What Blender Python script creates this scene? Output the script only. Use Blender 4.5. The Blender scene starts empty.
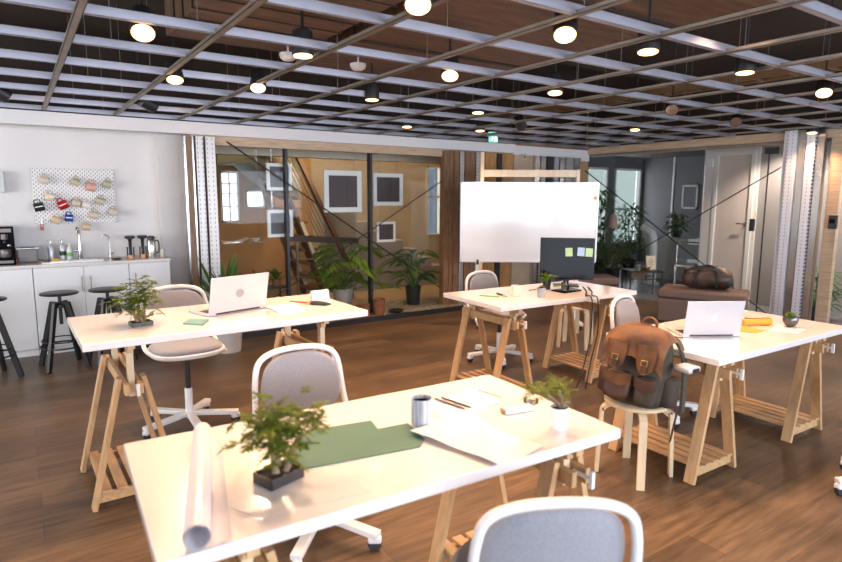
import bpy, bmesh, math, random
from mathutils import Vector, Matrix, Quaternion
random.seed(7)
PI = math.pi
sc = bpy.context.scene
LAMP_W, DAY_W, STAIR_W, LOBBY_W, EXPO, LEFT_W = 52, 70, 34, 5, 0.88, 55
col = sc.collection
V = Vector

# ------------------------------------------------------------------ camera
FPX = 594.69
YAW, PITCH, ROLL = math.radians(34.17), math.radians(8.086), math.radians(-0.2268)
CAM = V((0, 0, 1.57))
_f = V((math.sin(YAW) * math.cos(PITCH), math.cos(YAW) * math.cos(PITCH), -math.sin(PITCH)))
_r = V((math.cos(YAW), -math.sin(YAW), 0))
_d = _f.cross(_r)
_c, _s = math.cos(ROLL), math.sin(ROLL)
RX, DY = _r * _c + _d * _s, _d * _c - _r * _s


def at(u, v, x=None, y=None, z=None):
    """the point of the place seen at a pixel, on a plane x=, y= or z="""
    d = RX * ((u - 421) / FPX) + DY * ((v - 281) / FPX) + _f
    if x is not None: t = x / d.x
    elif y is not None: t = y / d.y
    else: t = (z - CAM.z) / d.z
    return CAM + d * t


cam_data = bpy.data.cameras.new('camera')
cam = bpy.data.objects.new('camera', cam_data)
col.objects.link(cam)
m = Matrix((RX, -DY, -_f)).transposed().to_4x4()
m.translation = CAM
cam.matrix_world = m
cam_data.sensor_fit = 'HORIZONTAL'
cam_data.sensor_width = 36
cam_data.lens = FPX * 36 / 842
cam_data.clip_start = 0.05
cam_data.clip_end = 200
cam_data.dof.use_dof = True
cam_data.dof.focus_distance = 4.3
cam_data.dof.aperture_fstop = 2.2
sc.camera = cam


# ------------------------------------------------------------------ mesh builder
class MB:
    def __init__(s): s.bm = bmesh.new()

    def box(s, c, size, R=None):
        M = Matrix.Translation(V(c)) @ (R.to_4x4() if R else Matrix.Identity(4)) @ Matrix.Diagonal((*size, 1))
        bmesh.ops.create_cube(s.bm, size=1, matrix=M)
        return s

    def span(s, a, b):
        a, b = V(a), V(b)
        return s.box((a + b) / 2, tuple(abs(q) for q in (b - a)))

    def bar(s, p0, p1, w, d, ref=(0, 0, 1)):
        p0, p1 = V(p0), V(p1)
        z = (p1 - p0); L = z.length; z.normalize()
        x = V(ref).cross(z)
        if x.length < 1e-5: x = V((1, 0, 0)).cross(z)
        x.normalize(); y = z.cross(x)
        R = Matrix((x, y, z)).transposed()
        return s.box((p0 + p1) / 2, (w, d, L), R)

    def tube(s, pts, r, seg=8, closed=False, rs=None):
        pts = [V(p) for p in pts]; n = len(pts)
        rings = []; px = None
        for i, p in enumerate(pts):
            if closed: t = pts[(i + 1) % n] - pts[i - 1]
            else: t = pts[min(i + 1, n - 1)] - pts[max(i - 1, 0)]
            if t.length < 1e-9: t = V((0, 0, 1))
            t.normalize()
            if px is None:
                px = t.cross(V((0, 0, 1)))
                if px.length < .05: px = t.cross(V((1, 0, 0)))
            else: px = px - t * px.dot(t)
            px.normalize(); py = t.cross(px)
            rr = rs[i] if rs else r
            rings.append([s.bm.verts.new(p + (px * math.cos(a) + py * math.sin(a)) * rr) for a in [2 * PI * k / seg for k in range(seg)]])
        for i in range(n if closed else n - 1):
            A, B = rings[i], rings[(i + 1) % n]
            for k in range(seg): s.bm.faces.new((A[k], A[(k + 1) % seg], B[(k + 1) % seg], B[k]))
        if not closed:
            s.bm.faces.new(rings[0][::-1]); s.bm.faces.new(rings[-1])
        return s

    def lathe(s, prof, c=(0, 0, 0), seg=24, R=None):
        M = Matrix.Translation(V(c)) @ (R.to_4x4() if R else Matrix.Identity(4))
        rings = []
        for r, z in prof:
            if r < 1e-6: rings.append([s.bm.verts.new(M @ V((0, 0, z)))])
            else: rings.append([s.bm.verts.new(M @ V((r * math.cos(2 * PI * k / seg), r * math.sin(2 * PI * k / seg), z))) for k in range(seg)])
        for A, B in zip(rings, rings[1:]):
            for k in range(seg):
                q = [A[k % len(A)], A[(k + 1) % len(A)], B[(k + 1) % len(B)], B[k % len(B)]]
                u = []
                for w in q:
                    if w not in u: u.append(w)
                if len(u) > 2: s.bm.faces.new(u)
        for ring, rev in ((rings[0], True), (rings[-1], False)):
            if len(ring) > 2: s.bm.faces.new(ring[::-1] if rev else ring)
        return s

    def cyl(s, c, r, h, seg=20, r2=None, R=None):
        return s.lathe([(r, 0), (r if r2 is None else r2, h)], c, seg, R)

    def ball(s, c, r, seg=14, sx=1, sy=1, sz=1, R=None):
        M = Matrix.Translation(V(c)) @ (R.to_4x4() if R else Matrix.Identity(4)) @ Matrix.Diagonal((sx, sy, sz, 1))
        bmesh.ops.create_uvsphere(s.bm, u_segments=seg, v_segments=max(6, seg // 2 + 2), radius=r, matrix=M)
        return s

    def prism(s, pts, z0, z1, M=None):
        M = M or Matrix.Identity(4)
        A = [s.bm.verts.new(M @ V((x, y, z0))) for x, y in pts]
        B = [s.bm.verts.new(M @ V((x, y, z1))) for x, y in pts]
        n = len(pts)
        s.bm.faces.new(A[::-1]); s.bm.faces.new(B)
        for k in range(n): s.bm.faces.new((A[k], A[(k + 1) % n], B[(k + 1) % n], B[k]))
        return s

    def grid(s, fn, nu, nv, th=0.0):
        """surface fn(u,v) on 0..1 x 0..1, closed to a slab of thickness th"""
        P = [[V(fn(i / nu, j / nv)) for j in range(nv + 1)] for i in range(nu + 1)]
        top = [[s.bm.verts.new(p) for p in row] for row in P]
        for i in range(nu):
            for j in range(nv): s.bm.faces.new((top[i][j], top[i + 1][j], top[i + 1][j + 1], top[i][j + 1]))
        if th:
            low = []
            for i in range(nu + 1):
                row = []
                for j in range(nv + 1):
                    du = P[min(i + 1, nu)][j] - P[max(i - 1, 0)][j]; dv = P[i][min(j + 1, nv)] - P[i][max(j - 1, 0)]
                    nn = du.cross(dv)
                    if nn.length > 1e-12: nn.normalize()
                    row.append(s.bm.verts.new(P[i][j] - nn * th))
                low.append(row)
            for i in range(nu):
                for j in range(nv): s.bm.faces.new((low[i][j], low[i][j + 1], low[i + 1][j + 1], low[i + 1][j]))
            edge = [(i, 0) for i in range(nu)] + [(nu, j) for j in range(nv)] + [(i, nv) for i in range(nu, 0, -1)] + [(0, j) for j in range(nv, 0, -1)]
            for a, b in zip(edge, edge[1:] + edge[:1]):
                s.bm.faces.new((top[a[0]][a[1]], low[a[0]][a[1]], low[b[0]][b[1]], top[b[0]][b[1]]))
        return s

    def pillow(s, outline, rings, M=None):
        """rings: list of (scale, z); closed with caps"""
        M = M or Matrix.Identity(4)
        rr = [[s.bm.verts.new(M @ V((x * k, y * k, z))) for x, y in outline] for k, z in rings]
        n = len(outline)
        for A, B in zip(rr, rr[1:]):
            for k in range(n): s.bm.faces.new((A[k], A[(k + 1) % n], B[(k + 1) % n], B[k]))
        s.bm.faces.new(rr[0][::-1]); s.bm.faces.new(rr[-1])
        return s

    def leaf(s, base, d, L, W, droop=.3, up=(0, 0, 1), n=4, fold=.25):
        base, d, up = V(base), V(d).normalized(), V(up)
        side = d.cross(up)
        if side.length < 1e-3: side = d.cross(V((1, 0, 0)))
        side.normalize(); nrm = side.cross(d).normalized()
        prev = None
        for i in range(n + 1):
            t = i / n
            p = base + d * (L * t) - V((0, 0, 1)) * (droop * L * t * t)
            w = W * .5 * (math.sin(PI * min(1, t * .92 + .06)) ** .8)
            c = s.bm.verts.new(p); l = s.bm.verts.new(p - side * w + nrm * w * fold); r = s.bm.verts.new(p + side * w + nrm * w * fold)
            if prev:
                s.bm.faces.new((prev[1], prev[0], c, l)); s.bm.faces.new((prev[0], prev[2], r, c))
            prev = (c, l, r)
        return s

    def build(s, name, mat, parent=None, smooth=None, bevel=0.0, loc=None, rot=None):
        if s.bm.faces and not getattr(s, 'keepn', False): bmesh.ops.recalc_face_normals(s.bm, faces=s.bm.faces[:])
        me = bpy.data.meshes.new(name); s.bm.to_mesh(me); s.bm.free()
        me.materials.append(mat)
        o = bpy.data.objects.new(name, me); col.objects.link(o)
        if parent: o.parent = parent
        if loc is not None: o.location = loc
        if rot is not None: o.rotation_euler = rot
        if bevel:
            b = o.modifiers.new('bevel', 'BEVEL'); b.width = bevel; b.segments = 2; b.limit_method = 'ANGLE'; b.angle_limit = math.radians(40)
            me.shade_smooth(); b.harden_normals = False
            me.set_sharp_from_angle(angle=math.radians(50))
        elif smooth:
            me.shade_smooth(); me.set_sharp_from_angle(angle=math.radians(smooth if smooth is not True else 40))
        return o


def tag(o, label=None, cat=None, group=None, kind=None):
    if label: o['label'] = label
    if cat: o['category'] = cat
    if group: o['group'] = group
    if kind: o['kind'] = kind
    return o


def thing(name, label, cat, loc=(0, 0, 0), rot=0, group=None):
    o = bpy.data.objects.new(name, None); col.objects.link(o)
    o.empty_display_size = .1
    o.location = loc
    o.rotation_euler = rot if isinstance(rot, tuple) else (0, 0, rot)
    return tag(o, label, cat, group)


def copy_tree(o, parent=None):
    c = o.copy(); col.objects.link(c)
    if parent: c.parent = parent
    for ch in list(o.children): copy_tree(ch, c)
    return c


def struct(name, mb, mat, parent=None, **k):
    o = mb.build(name, mat, parent, **k)
    if parent is None: o['kind'] = 'structure'
    return o


def rotz(a): return Matrix.Rotation(a, 3, 'Z')
def rotx(a): return Matrix.Rotation(a, 3, 'X')
def roty(a): return Matrix.Rotation(a, 3, 'Y')


def smooth_path(pts, n=6, closed=False):
    pts = [V(p) for p in pts]; out = []; N = len(pts)
    rng = range(N) if closed else range(N - 1)
    for i in rng:
        if closed: p0, p1, p2, p3 = pts[i - 1], pts[i], pts[(i + 1) % N], pts[(i + 2) % N]
        else: p0, p1, p2, p3 = pts[max(i - 1, 0)], pts[i], pts[i + 1], pts[min(i + 2, N - 1)]
        for k in range(n):
            t = k / n
            out.append(.5 * ((2 * p1) + (p2 - p0) * t + (2 * p0 - 5 * p1 + 4 * p2 - p3) * t * t + (3 * p1 - p0 - 3 * p2 + p3) * t ** 3))
    if not closed: out.append(pts[-1])
    return out


def superell(a, b, n=2.8, seg=40):
    o = []
    for k in range(seg):
        t = 2 * PI * k / seg; c, s_ = math.cos(t), math.sin(t)
        o.append((a * math.copysign(abs(c) ** (2 / n), c), b * math.copysign(abs(s_) ** (2 / n), s_)))
    return o


# ------------------------------------------------------------------ materials
def mat(name, color, rough=.5, metal=0, noise=0, scale=20, stretch=(1, 1, 1), bump=0, spec=None, coat=0, emit=None, estr=0, trans=0, alpha=1, color2=None, detail=4, sheen=0, coords='Object'):
    mt = bpy.data.materials.new(name); mt.use_nodes = True
    nt = mt.node_tree; b = nt.nodes['Principled BSDF']
    b.inputs['Base Color'].default_value = (*color, 1)
    b.inputs['Roughness'].default_value = rough; b.inputs['Metallic'].default_value = metal
    if spec is not None: b.inputs['Specular IOR Level'].default_value = spec
    if coat: b.inputs['Coat Weight'].default_value = coat; b.inputs['Coat Roughness'].default_value = .08
    if sheen: b.inputs['Sheen Weight'].default_value = sheen
    if trans: b.inputs['Transmission Weight'].default_value = trans
    if emit: b.inputs['Emission Color'].default_value = (*emit, 1); b.inputs['Emission Strength'].default_value = estr
    if noise or bump:
        tc = nt.nodes.new('ShaderNodeTexCoord'); mp = nt.nodes.new('ShaderNodeMapping'); ns = nt.nodes.new('ShaderNodeTexNoise')
        mp.inputs['Scale'].default_value = stretch
        ns.inputs['Scale'].default_value = scale; ns.inputs['Detail'].default_value = detail
        nt.links.new(tc.outputs[coords], mp.inputs[0]); nt.links.new(mp.outputs[0], ns.inputs['Vector'])
        if noise:
            mx = nt.nodes.new('ShaderNodeMix'); mx.data_type = 'RGBA'
            c2 = color2 or tuple(max(0, q * (1 - noise)) for q in color)
            mx.inputs[6].default_value = (*color, 1); mx.inputs[7].default_value = (*c2, 1)
            rp = nt.nodes.new('ShaderNodeMapRange'); rp.inputs[1].default_value = .35; rp.inputs[2].default_value = .68
            nt.links.new(ns.outputs[0], rp.inputs[0]); nt.links.new(rp.outputs[0], mx.inputs[0])
            nt.links.new(mx.outputs[2], b.inputs['Base Color'])
        if bump:
            bp = nt.nodes.new('ShaderNodeBump'); bp.inputs['Strength'].default_value = bump; bp.inputs['Distance'].default_value = .01
            nt.links.new(ns.outputs[0], bp.inputs['Height']); nt.links.new(bp.outputs[0], b.inputs['Normal'])
    return mt


def leaf_mat(name, c1, c2, scale=25):
    mt = mat(name, c1, .6, noise=1, scale=scale, color2=c2, spec=.2)
    nt = mt.node_tree; b = nt.nodes['Principled BSDF']; out = nt.nodes['Material Output']
    tr = nt.nodes.new('ShaderNodeBsdfTranslucent'); mx = nt.nodes.new('ShaderNodeMixShader'); mx.inputs[0].default_value = .22
    tr.inputs[0].default_value = (*[min(1, q * 1.6) for q in c1], 1)
    nt.links.new(b.outputs[0], mx.inputs[1]); nt.links.new(tr.outputs[0], mx.inputs[2]); nt.links.new(mx.outputs[0], out.inputs[0])
    return mt


def glass_mat(name, tint=(1, 1, 1), refl=1.0, rough=0.0):
    mt = bpy.data.materials.new(name); mt.use_nodes = True
    nt = mt.node_tree; nt.nodes.clear()
    out = nt.nodes.new('ShaderNodeOutputMaterial'); t = nt.nodes.new('ShaderNodeBsdfTransparent'); g = nt.nodes.new('ShaderNodeBsdfGlossy')
    fr = nt.nodes.new('ShaderNodeFresnel'); mx = nt.nodes.new('ShaderNodeMixShader'); ml = nt.nodes.new('ShaderNodeMath'); ml.operation = 'MULTIPLY'
    t.inputs[0].default_value = (*tint, 1); g.inputs['Roughness'].default_value = rough; fr.inputs[0].default_value = 1.45; ml.inputs[1].default_value = refl
    nt.links.new(fr.outputs[0], ml.inputs[0]); nt.links.new(ml.outputs[0], mx.inputs[0])
    nt.links.new(t.outputs[0], mx.inputs[1]); nt.links.new(g.outputs[0], mx.inputs[2]); nt.links.new(mx.outputs[0], out.inputs[0])
    return mt


def floor_mat():
    mt = mat('floor_planks', (.1, .06, .04), .42)
    nt = mt.node_tree; b = nt.nodes['Principled BSDF']; N = nt.nodes.new; L = nt.links.new
    tc = N('ShaderNodeTexCoord'); br = N('ShaderNodeTexBrick')
    br.inputs['Scale'].default_value = 1; br.inputs['Brick Width'].default_value = 1.25; br.inputs['Row Height'].default_value = .18
    br.inputs['Mortar Size'].default_value = .0012; br.inputs['Color1'].default_value = (.155, .095, .051, 1); br.inputs['Color2'].default_value = (.096, .060, .034, 1)
    br.inputs['Mortar'].default_value = (.05, .03, .022, 1); br.inputs['Bias'].default_value = 0; br.offset = .37
    L(tc.outputs['Object'], br.inputs['Vector'])
    mp = N('ShaderNodeMapping'); mp.inputs['Scale'].default_value = (1.6, 14, 1); ns = N('ShaderNodeTexNoise'); ns.inputs['Scale'].default_value = 2.2; ns.inputs['Detail'].default_value = 6
    L(tc.outputs['Object'], mp.inputs[0]); L(mp.outputs[0], ns.inputs['Vector'])
    n2 = N('ShaderNodeTexNoise'); n2.inputs['Scale'].default_value = 1.3; n2.inputs['Detail'].default_value = 3; L(tc.outputs['Object'], n2.inputs['Vector'])
    r1 = N('ShaderNodeMapRange'); r1.inputs[1].default_value = .3; r1.inputs[2].default_value = .7; r1.inputs[3].default_value = .62; r1.inputs[4].default_value = 1.35; L(ns.outputs[0], r1.inputs[0])
    r2 = N('ShaderNodeMapRange'); r2.inputs[1].default_value = .3; r2.inputs[2].default_value = .7; r2.inputs[3].default_value = .7; r2.inputs[4].default_value = 1.3; L(n2.outputs[0], r2.inputs[0])
    mu = N('ShaderNodeMath'); mu.operation = 'MULTIPLY'; L(r1.outputs[0], mu.inputs[0]); L(r2.outputs[0], mu.inputs[1])
    vm = N('ShaderNodeVectorMath'); vm.operation = 'SCALE'; L(br.outputs[0], vm.inputs[0]); L(mu.outputs[0], vm.inputs['Scale'])
    L(vm.outputs[0], b.inputs['Base Color'])
    rr = N('ShaderNodeMapRange'); rr.inputs[3].default_value = .30; rr.inputs[4].default_value = .46; b.inputs['Specular IOR Level'].default_value = .32; L(ns.outputs[0], rr.inputs[0]); L(rr.outputs[0], b.inputs['Roughness'])
    bp = N('ShaderNodeBump'); bp.inputs['Strength'].default_value = .12; bp.inputs['Distance'].default_value = .004; L(ns.outputs[0], bp.inputs['Height']); L(bp.outputs[0], b.inputs['Normal'])
    return mt


def slot_mat(name, base, dark, px, pz, w, h, axis='X', rough=.4, metal=0, stagger=True):
    """panel punched with rows of slots (w,h = share of the pitch)"""
    mt = mat(name, base, rough, metal)
    nt = mt.node_tree; b = nt.nodes['Principled BSDF']; N = nt.nodes.new; L = nt.links.new
    tc = N('ShaderNodeTexCoord'); sp = N('ShaderNodeSeparateXYZ'); L(tc.outputs['Object'], sp.inputs[0])

    def M(op, a, b_=None):
        q = N('ShaderNodeMath'); q.operation = op
        for i, k in enumerate((a, b_)):
            if k is None: continue
            if isinstance(k, (int, float)): q.inputs[i].default_value = k
            else: L(k, q.inputs[i])
        return q.outputs[0]

    def slots(ox, oz):
        fx = M('ABSOLUTE', M('SUBTRACT', M('FRACT', M('ADD', M('DIVIDE', sp.outputs[axis], px), ox)), .5))
        fz = M('ABSOLUTE', M('SUBTRACT', M('FRACT', M('ADD', M('DIVIDE', sp.outputs['Z'], pz), oz)), .5))
        return M('MULTIPLY', M('LESS_THAN', fx, w / 2), M('LESS_THAN', fz, h / 2))
    f = slots(0, 0)
    if stagger: f = M('MAXIMUM', f, slots(.5, .5))
    mx = N('ShaderNodeMix'); mx.data_type = 'RGBA'; mx.inputs[6].default_value = (*base, 1); mx.inputs[7].default_value = (*dark, 1)
    L(f, mx.inputs[0]); L(mx.outputs[2], b.inputs['Base Color'])
    L(M('MULTIPLY', M('SUBTRACT', 1, f), metal), b.inputs['Metallic'])
    return mt


M_ = {}
M_['floor'] = floor_mat()
M_['plaster'] = mat('white_plaster', (.80, .77, .75), .7, noise=.05, scale=3, bump=.05)
M_['fascia'] = mat('painted_fascia', (.74, .72, .72), .5)
M_['void'] = mat('dark_ceiling_void', (.045, .03, .022), .8, noise=.4, scale=2)
M_['duct'] = mat('brown_duct_lagging', (.17, .095, .055), .6, noise=.5, scale=3, stretch=(1, 6, 1), bump=.2)
M_['galv'] = mat('galvanised_steel', (.40, .40, .46), .42, .6, noise=.08, scale=12)
M_['galv_dull'] = mat('dull_furring_steel', (.30, .26, .22), .45, .6, noise=.2, scale=10)
M_['galv_slot'] = slot_mat('slotted_galvanised_steel', (.46, .43, .40), (.08, .07, .07), .05, .05, .16, .42, 'X', .4, .7, False)
M_['galv_slot_y'] = slot_mat('slotted_galvanised_steel_daylit', (.86, .86, .92), (.12, .11, .12), .05, .045, .13, .38, 'Y', .4, .35, False)  # paler, bluer copy of the slotted steel, daylight put into its colour
M_['mirror'] = mat('polished_steel_stud', (.60, .58, .56), .2, .95)
M_['wood_warm'] = mat('warm_timber', (.27, .15, .075), .5, noise=.45, scale=6, stretch=(12, 12, 1), bump=.1)
M_['wood_header'] = mat('timber_header', (.60, .44, .29), .5, noise=.3, scale=5, stretch=(1, 1, 14), bump=.05)
M_['pine'] = mat('pine', (.62, .39, .19), .45, noise=.22, scale=5, stretch=(9, 9, 1.2), bump=.05)
M_['pine_end'] = mat('pine_shelf', (.60, .37, .18), .48, noise=.25, scale=5, stretch=(9, 1.2, 9))
M_['birch'] = mat('birch_plywood', (.74, .56, .35), .4, noise=.15, scale=4, stretch=(6, 6, 1), coat=.2)
M_['laminate'] = mat('white_laminate', (.77, .72, .69), .22, noise=.03, scale=2, coat=.35)
M_['white_metal'] = mat('white_powder_coat', (.80, .79, .78), .35)
M_['white_plastic'] = mat('white_plastic', (.82, .81, .80), .3)
M_['fabric'] = mat('grey_seat_fabric', (.30, .30, .33), .9, noise=.25, scale=260, bump=.25, sheen=.3, detail=2)
M_['black'] = mat('black_paint', (.018, .018, .02), .4)
M_['steel_dark'] = mat('dim_steel', (.16, .14, .13), .4, .6)
M_['black_gloss'] = mat('black_gloss', (.005, .005, .007), .1, spec=.06)
M_['rubber'] = mat('dark_rubber', (.03, .03, .032), .7)
M_['steel'] = mat('brushed_steel', (.62, .61, .60), .25, .95)
M_['alu'] = mat('silver_aluminium', (.60, .60, .63), .32, .35)
M_['glass'] = glass_mat('pane_glass', (.97, .985, .975), .2)
M_['glass_clear'] = glass_mat('clear_glass', (.95, .97, .97), 1.2)
M_['paper'] = mat('white_paper', (.84, .82, .80), .6, noise=.03, scale=6)
M_['cabinet'] = mat('white_cabinet', (.84, .83, .82), .35)
M_['counter'] = mat('pale_worktop', (.78, .72, .66), .3)
M_['ceramic_cream'] = mat('cream_ceramic', (.74, .66, .53), .3)
M_['soil'] = mat('dark_soil', (.05, .033, .022), .95, noise=.5, scale=60, bump=.5)
M_['bark'] = mat('bonsai_bark', (.30, .20, .12), .8, noise=.5, scale=30, bump=.4)
M_['leaf'] = leaf_mat('fern_leaf', (.155, .20, .018), (.04, .075, .012))
M_['leaf_deep'] = leaf_mat('deep_green_leaf', (.08, .19, .04), (.04, .10, .025), 12)
M_['leaf_bright'] = leaf_mat('bright_green_leaf', (.17, .27, .03), (.06, .14, .02), 8)
M_['concrete'] = mat('grey_concrete', (.34, .33, .31), .75, noise=.15, scale=4, bump=.05)
M_['tan_wall'] = mat('tan_wall', (.46, .28, .13), .75, noise=.12, scale=2)
M_['cream_wall'] = mat('cream_wall', (.66, .58, .46), .75)
M_['grey_wall'] = mat('grey_wall', (.15, .145, .155), .75, noise=.05, scale=3)

# ------------------------------------------------------------------ the setting
XR, YB = 8.0, 6.78          # glass front on the right, glass front at the back
ZG = 2.36                   # underside of the suspended steel grid
_tn = [0]


def trim(mb, mt, parent=None, **k):
    _tn[0] += 1
    return struct('trim_%d' % _tn[0], mb, mt, parent, **k)


def holed(axis, p, a0, a1, z0, z1, holes, th):
    """wall on plane x=p or y=p with rectangular holes (a0,a1,z0,z1)"""
    mb = MB()
    A = sorted({a0, a1, *[h[0] for h in holes], *[h[1] for h in holes]}); Z = sorted({z0, z1, *[h[2] for h in holes], *[h[3] for h in holes]})
    for i in range(len(A) - 1):
        for j in range(len(Z) - 1):
            ca, cz = (A[i] + A[i + 1]) / 2, (Z[j] + Z[j + 1]) / 2
            if any(h[0] < ca < h[1] and h[2] < cz < h[3] for h in holes): continue
            if axis == 'y': mb.span((A[i], p, Z[j]), (A[i + 1], p + th, Z[j + 1]))
            else: mb.span((p, A[i], Z[j]), (p + th, A[i + 1], Z[j + 1]))
    return mb


struct('floor', MB().span((-3.2, -3.2, -.1), (XR, 7.5, 0)), M_['floor'])
struct('floor_lobby', MB().span((XR, 1, -.1), (13, 9.4, -.002)), mat('polished_grey_floor', (.20, .20, .23), .22, noise=.15, scale=2))
struct('floor_stairwell', MB().span((1.6, 7.5, -.1), (XR, 10.7, -.001)), mat('sandy_floor', (.40, .29, .18), .4, noise=.15, scale=3))
struct('ceiling', MB().span((-3.2, -3.2, 3.1), (13, 11, 3.2)), M_['void'])
YK = 7.30
PX0, PX1 = at(160, 200, y=7.14).x, at(184.5, 200, y=7.14).x
struct('wall_back', MB().span((-3.2, YK, 0), (PX1, YK + .1, 2.34)), M_['plaster'])
struct('wall_back_upper', MB().span((-3.2, 6.86, 2.352), (PX1, 6.9, 3.1)), M_['void'])
struct('trim_pilaster', MB().span((PX0, 7.14, 0), (PX1, YK, 2.34)), M_['plaster'])
LW = (2.6, 6.4, .8, 2.3)  # unseen window, added in the left wall to brighten the kitchen
struct('wall_left', holed('x', -3.2, -3.2, YK, 0, 3.1, [LW], .1), M_['plaster'])
f = MB()
for q in (LW[0], 3.85, 5.1, LW[1] - .04): f.span((-3.18, q, LW[2]), (-3.12, q + .04, LW[3]))
for q in (LW[2], LW[3] - .04): f.span((-3.18, LW[0], q), (-3.12, LW[1], q + .04))
struct('window_20', f, M_['white_metal'])
# street side behind the photographer: a wall with a wide band of windows
WINS = [(-2.7, -.4, .75, 2.3), (-.2, 2.1, .75, 2.3), (2.3, 4.6, .75, 2.3), (4.8, 7.1, .75, 2.3)]
struct('wall_front', holed('y', -3.2, -3.2, XR, 0, 3.1, WINS, .1), M_['plaster'])
for i, (a, b, z0, z1) in enumerate(WINS):
    f = MB()
    for q in (a, (a + b) / 2 - .02, b - .04): f.span((q, -3.18, z0), (q + .04, -3.12, z1))
    for q in (z0, z1 - .04): f.span((a, -3.18, q), (b, -3.12, q + .04))
    struct('window_%d' % (10 + i), f, M_['white_metal'])
struct('wall_right', MB().span((XR, -3.2, 0), (XR + .1, 1.0, 3.1)), M_['plaster'])
# bulkheads over the two glass fronts
struct('wall_bulkhead_back', MB().span((PX1, YB + .1, 2.38), (XR, YB + .2, 3.1)), M_['void'])
struct('wall_bulkhead_right', MB().span((XR + .05, 1.0, 2.385), (XR + .15, YB + .1, 3.1)), M_['void'])
trim(MB().span((-3.1, 6.76, 2.22), (6.3, 6.9, 2.35)), M_['fascia'], bevel=.004)
trim(MB().span((6.3, 6.8, 2.16), (XR, 6.9, 2.34)), M_['fascia'])
trim(MB().span((1.60, 6.79, 2.12), (5.0, 6.88, 2.218)), M_['wood_header'])
trim(MB().span((XR - .05, 1.0, 2.27), (XR + .05, 6.79, 2.38)), M_['wood_header'], bevel=.004)
trim(MB().span((XR + .02, 1.0, 2.23), (XR + .05, 6.79, 2.268)), M_['galv_dull'])

# suspended grid: channels along X, furring strips along Y below them, hanger wires above
CH = [.05 + .61 * k for k in range(12)]
for k, y in enumerate(CH):
    x1 = XR - .06
    mb = MB().span((-3.1, y, ZG), (x1, y + .003, ZG + .044)).span((-3.1, y, ZG), (x1, y + .03, ZG + .002)).span((-3.1, y, ZG + .042), (x1, y + .03, ZG + .044))
    trim(mb, M_['galv'])
    w = MB()
    for x in [-2.2 + 1.35 * i + .3 * (k % 2) for i in range(8)]:
        if x < x1 - .1: w.bar((x, y + .012, ZG + .05), (x, y + .012, 3.1), .004, .004)
    trim(w, M_['galv_dull'])
for k in range(-5, 13):
    x = .295 + .603 * k
    mb = MB().span((x - .018, -.6, ZG - .004), (x + .018, 6.755, ZG - .001)).span((x - .018, -.6, ZG - .004), (x - .015, 6.755, ZG + .016)).span((x + .015, -.6, ZG - .004), (x + .018, 6.755, ZG + .016))
    trim(mb, M_['galv_dull'])
# ducts and cable trays up in the void
dk = thing('ventilation_duct', 'wide brown duct seen through the ceiling grid above the middle lights', 'duct', (2.75, 2.9, 2.62))
MB().span((-.75, -3.2, 0), (.75, 1.9, .36)).build('duct_body', M_['duct'], dk, bevel=.01)
for y in (-2.0, -.6, .8): MB().span((-.77, y, -.012), (.77, y + .04, .37)).build('duct_joint', M_['void'], dk)
dk = thing('ventilation_duct', 'ribbed brown duct above the ceiling grid over the left table', 'duct', (1.35, 3.55, 2.6))
MB().span((-.45, -1.4, 0), (.45, .75, .3)).build('duct_body', M_['duct'], dk, bevel=.01)
j = MB()
for i in range(9): j.span((-.46, -1.3 + .22 * i, -.006), (.46, -1.29 + .22 * i, .305))
j.build('duct_joint', M_['void'], dk)
for y in (1.7, 4.7):
    t = MB().tube([(-3, y, 3.04), (7.9, y, 3.04)], .045, 10)
    tag(t.build('sprinkler_pipe', M_['void'], smooth=True), 'dark pipe running above the grid %s' % ('over the near tables' if y < 3 else 'over the far tables'), 'pipe')
ct = MB()
for x in (5.55, 5.75): ct.span((x, -.5, 2.62), (x + .02, 6.7, 2.68))
for i in range(24): ct.span((5.56, -.4 + .3 * i, 2.62), (5.76, -.38 + .3 * i, 2.635))
tag(ct.build('cable_tray', mat('brass_brown_tray', (.28, .17, .09), .4, .5)), 'brown ladder cable tray above the grid over the right table', 'cable tray')

# ---- back glass front: panes, posts, header, kerb with pebbles, brace rods
posts = [1.90, at(286.5, 200, y=YB + .04).x, at(370.3, 200, y=YB + .04).x, at(445, 200, y=YB + .04).x]
for i in range(3):
    w = struct('window_%d' % (i + 1), MB().span((posts[i] + .01, YB + .045, .03), (posts[i + 1] - .01, YB + .053, 2.12)), M_['glass'])
for x in posts[1:3]: trim(MB().span((x - .018, YB + .01, 0), (x + .018, YB + .09, 2.12)), M_['black'], bevel=.003)
trim(MB().span((1.62, 6.43, 0), (5.9, 6.46, .065)), M_['black'])
trim(MB().span((1.62, YB + .02, 0), (posts[3], YB + .075, .03)), M_['black'])
pb = MB().span((1.62, 6.46, 0), (5.9, YB + .02, .035)).span((1.62, YB + .075, 0), (posts[3], 7.45, .035))
rnd = random.Random(3)
for i in range(1500):
    r = rnd.uniform(.009, .02); y = rnd.choice((rnd.uniform(6.48, YB), rnd.uniform(YB + .1, 7.4)))
    M = Matrix.Translation((rnd.uniform(1.65, 5.85 if y < YB else posts[3] - .05), y, .036)) @ Matrix.Rotation(rnd.uniform(0, 3), 4, 'Z') @ Matrix.Diagonal((r * rnd.uniform(.9, 1.5), r, r * .6, 1))
    bmesh.ops.create_icosphere(pb.bm, subdivisions=1, radius=1, matrix=M)
tag(pb.build('pebbles', mat('pale_pebbles', (.52, .46, .38), .8, noise=.75, scale=45, coords='Object'), smooth=60), 'pale pebbles filling the planting strip along the back glass', 'pebbles', kind='stuff')


def rod(p, q, r=.009, name='brace'):
    return trim(MB().tube([p, q], r, 8), M_['black'])


def ext(p, q, a, b): return p + (q - p) * a, p + (q - p) * b


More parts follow.
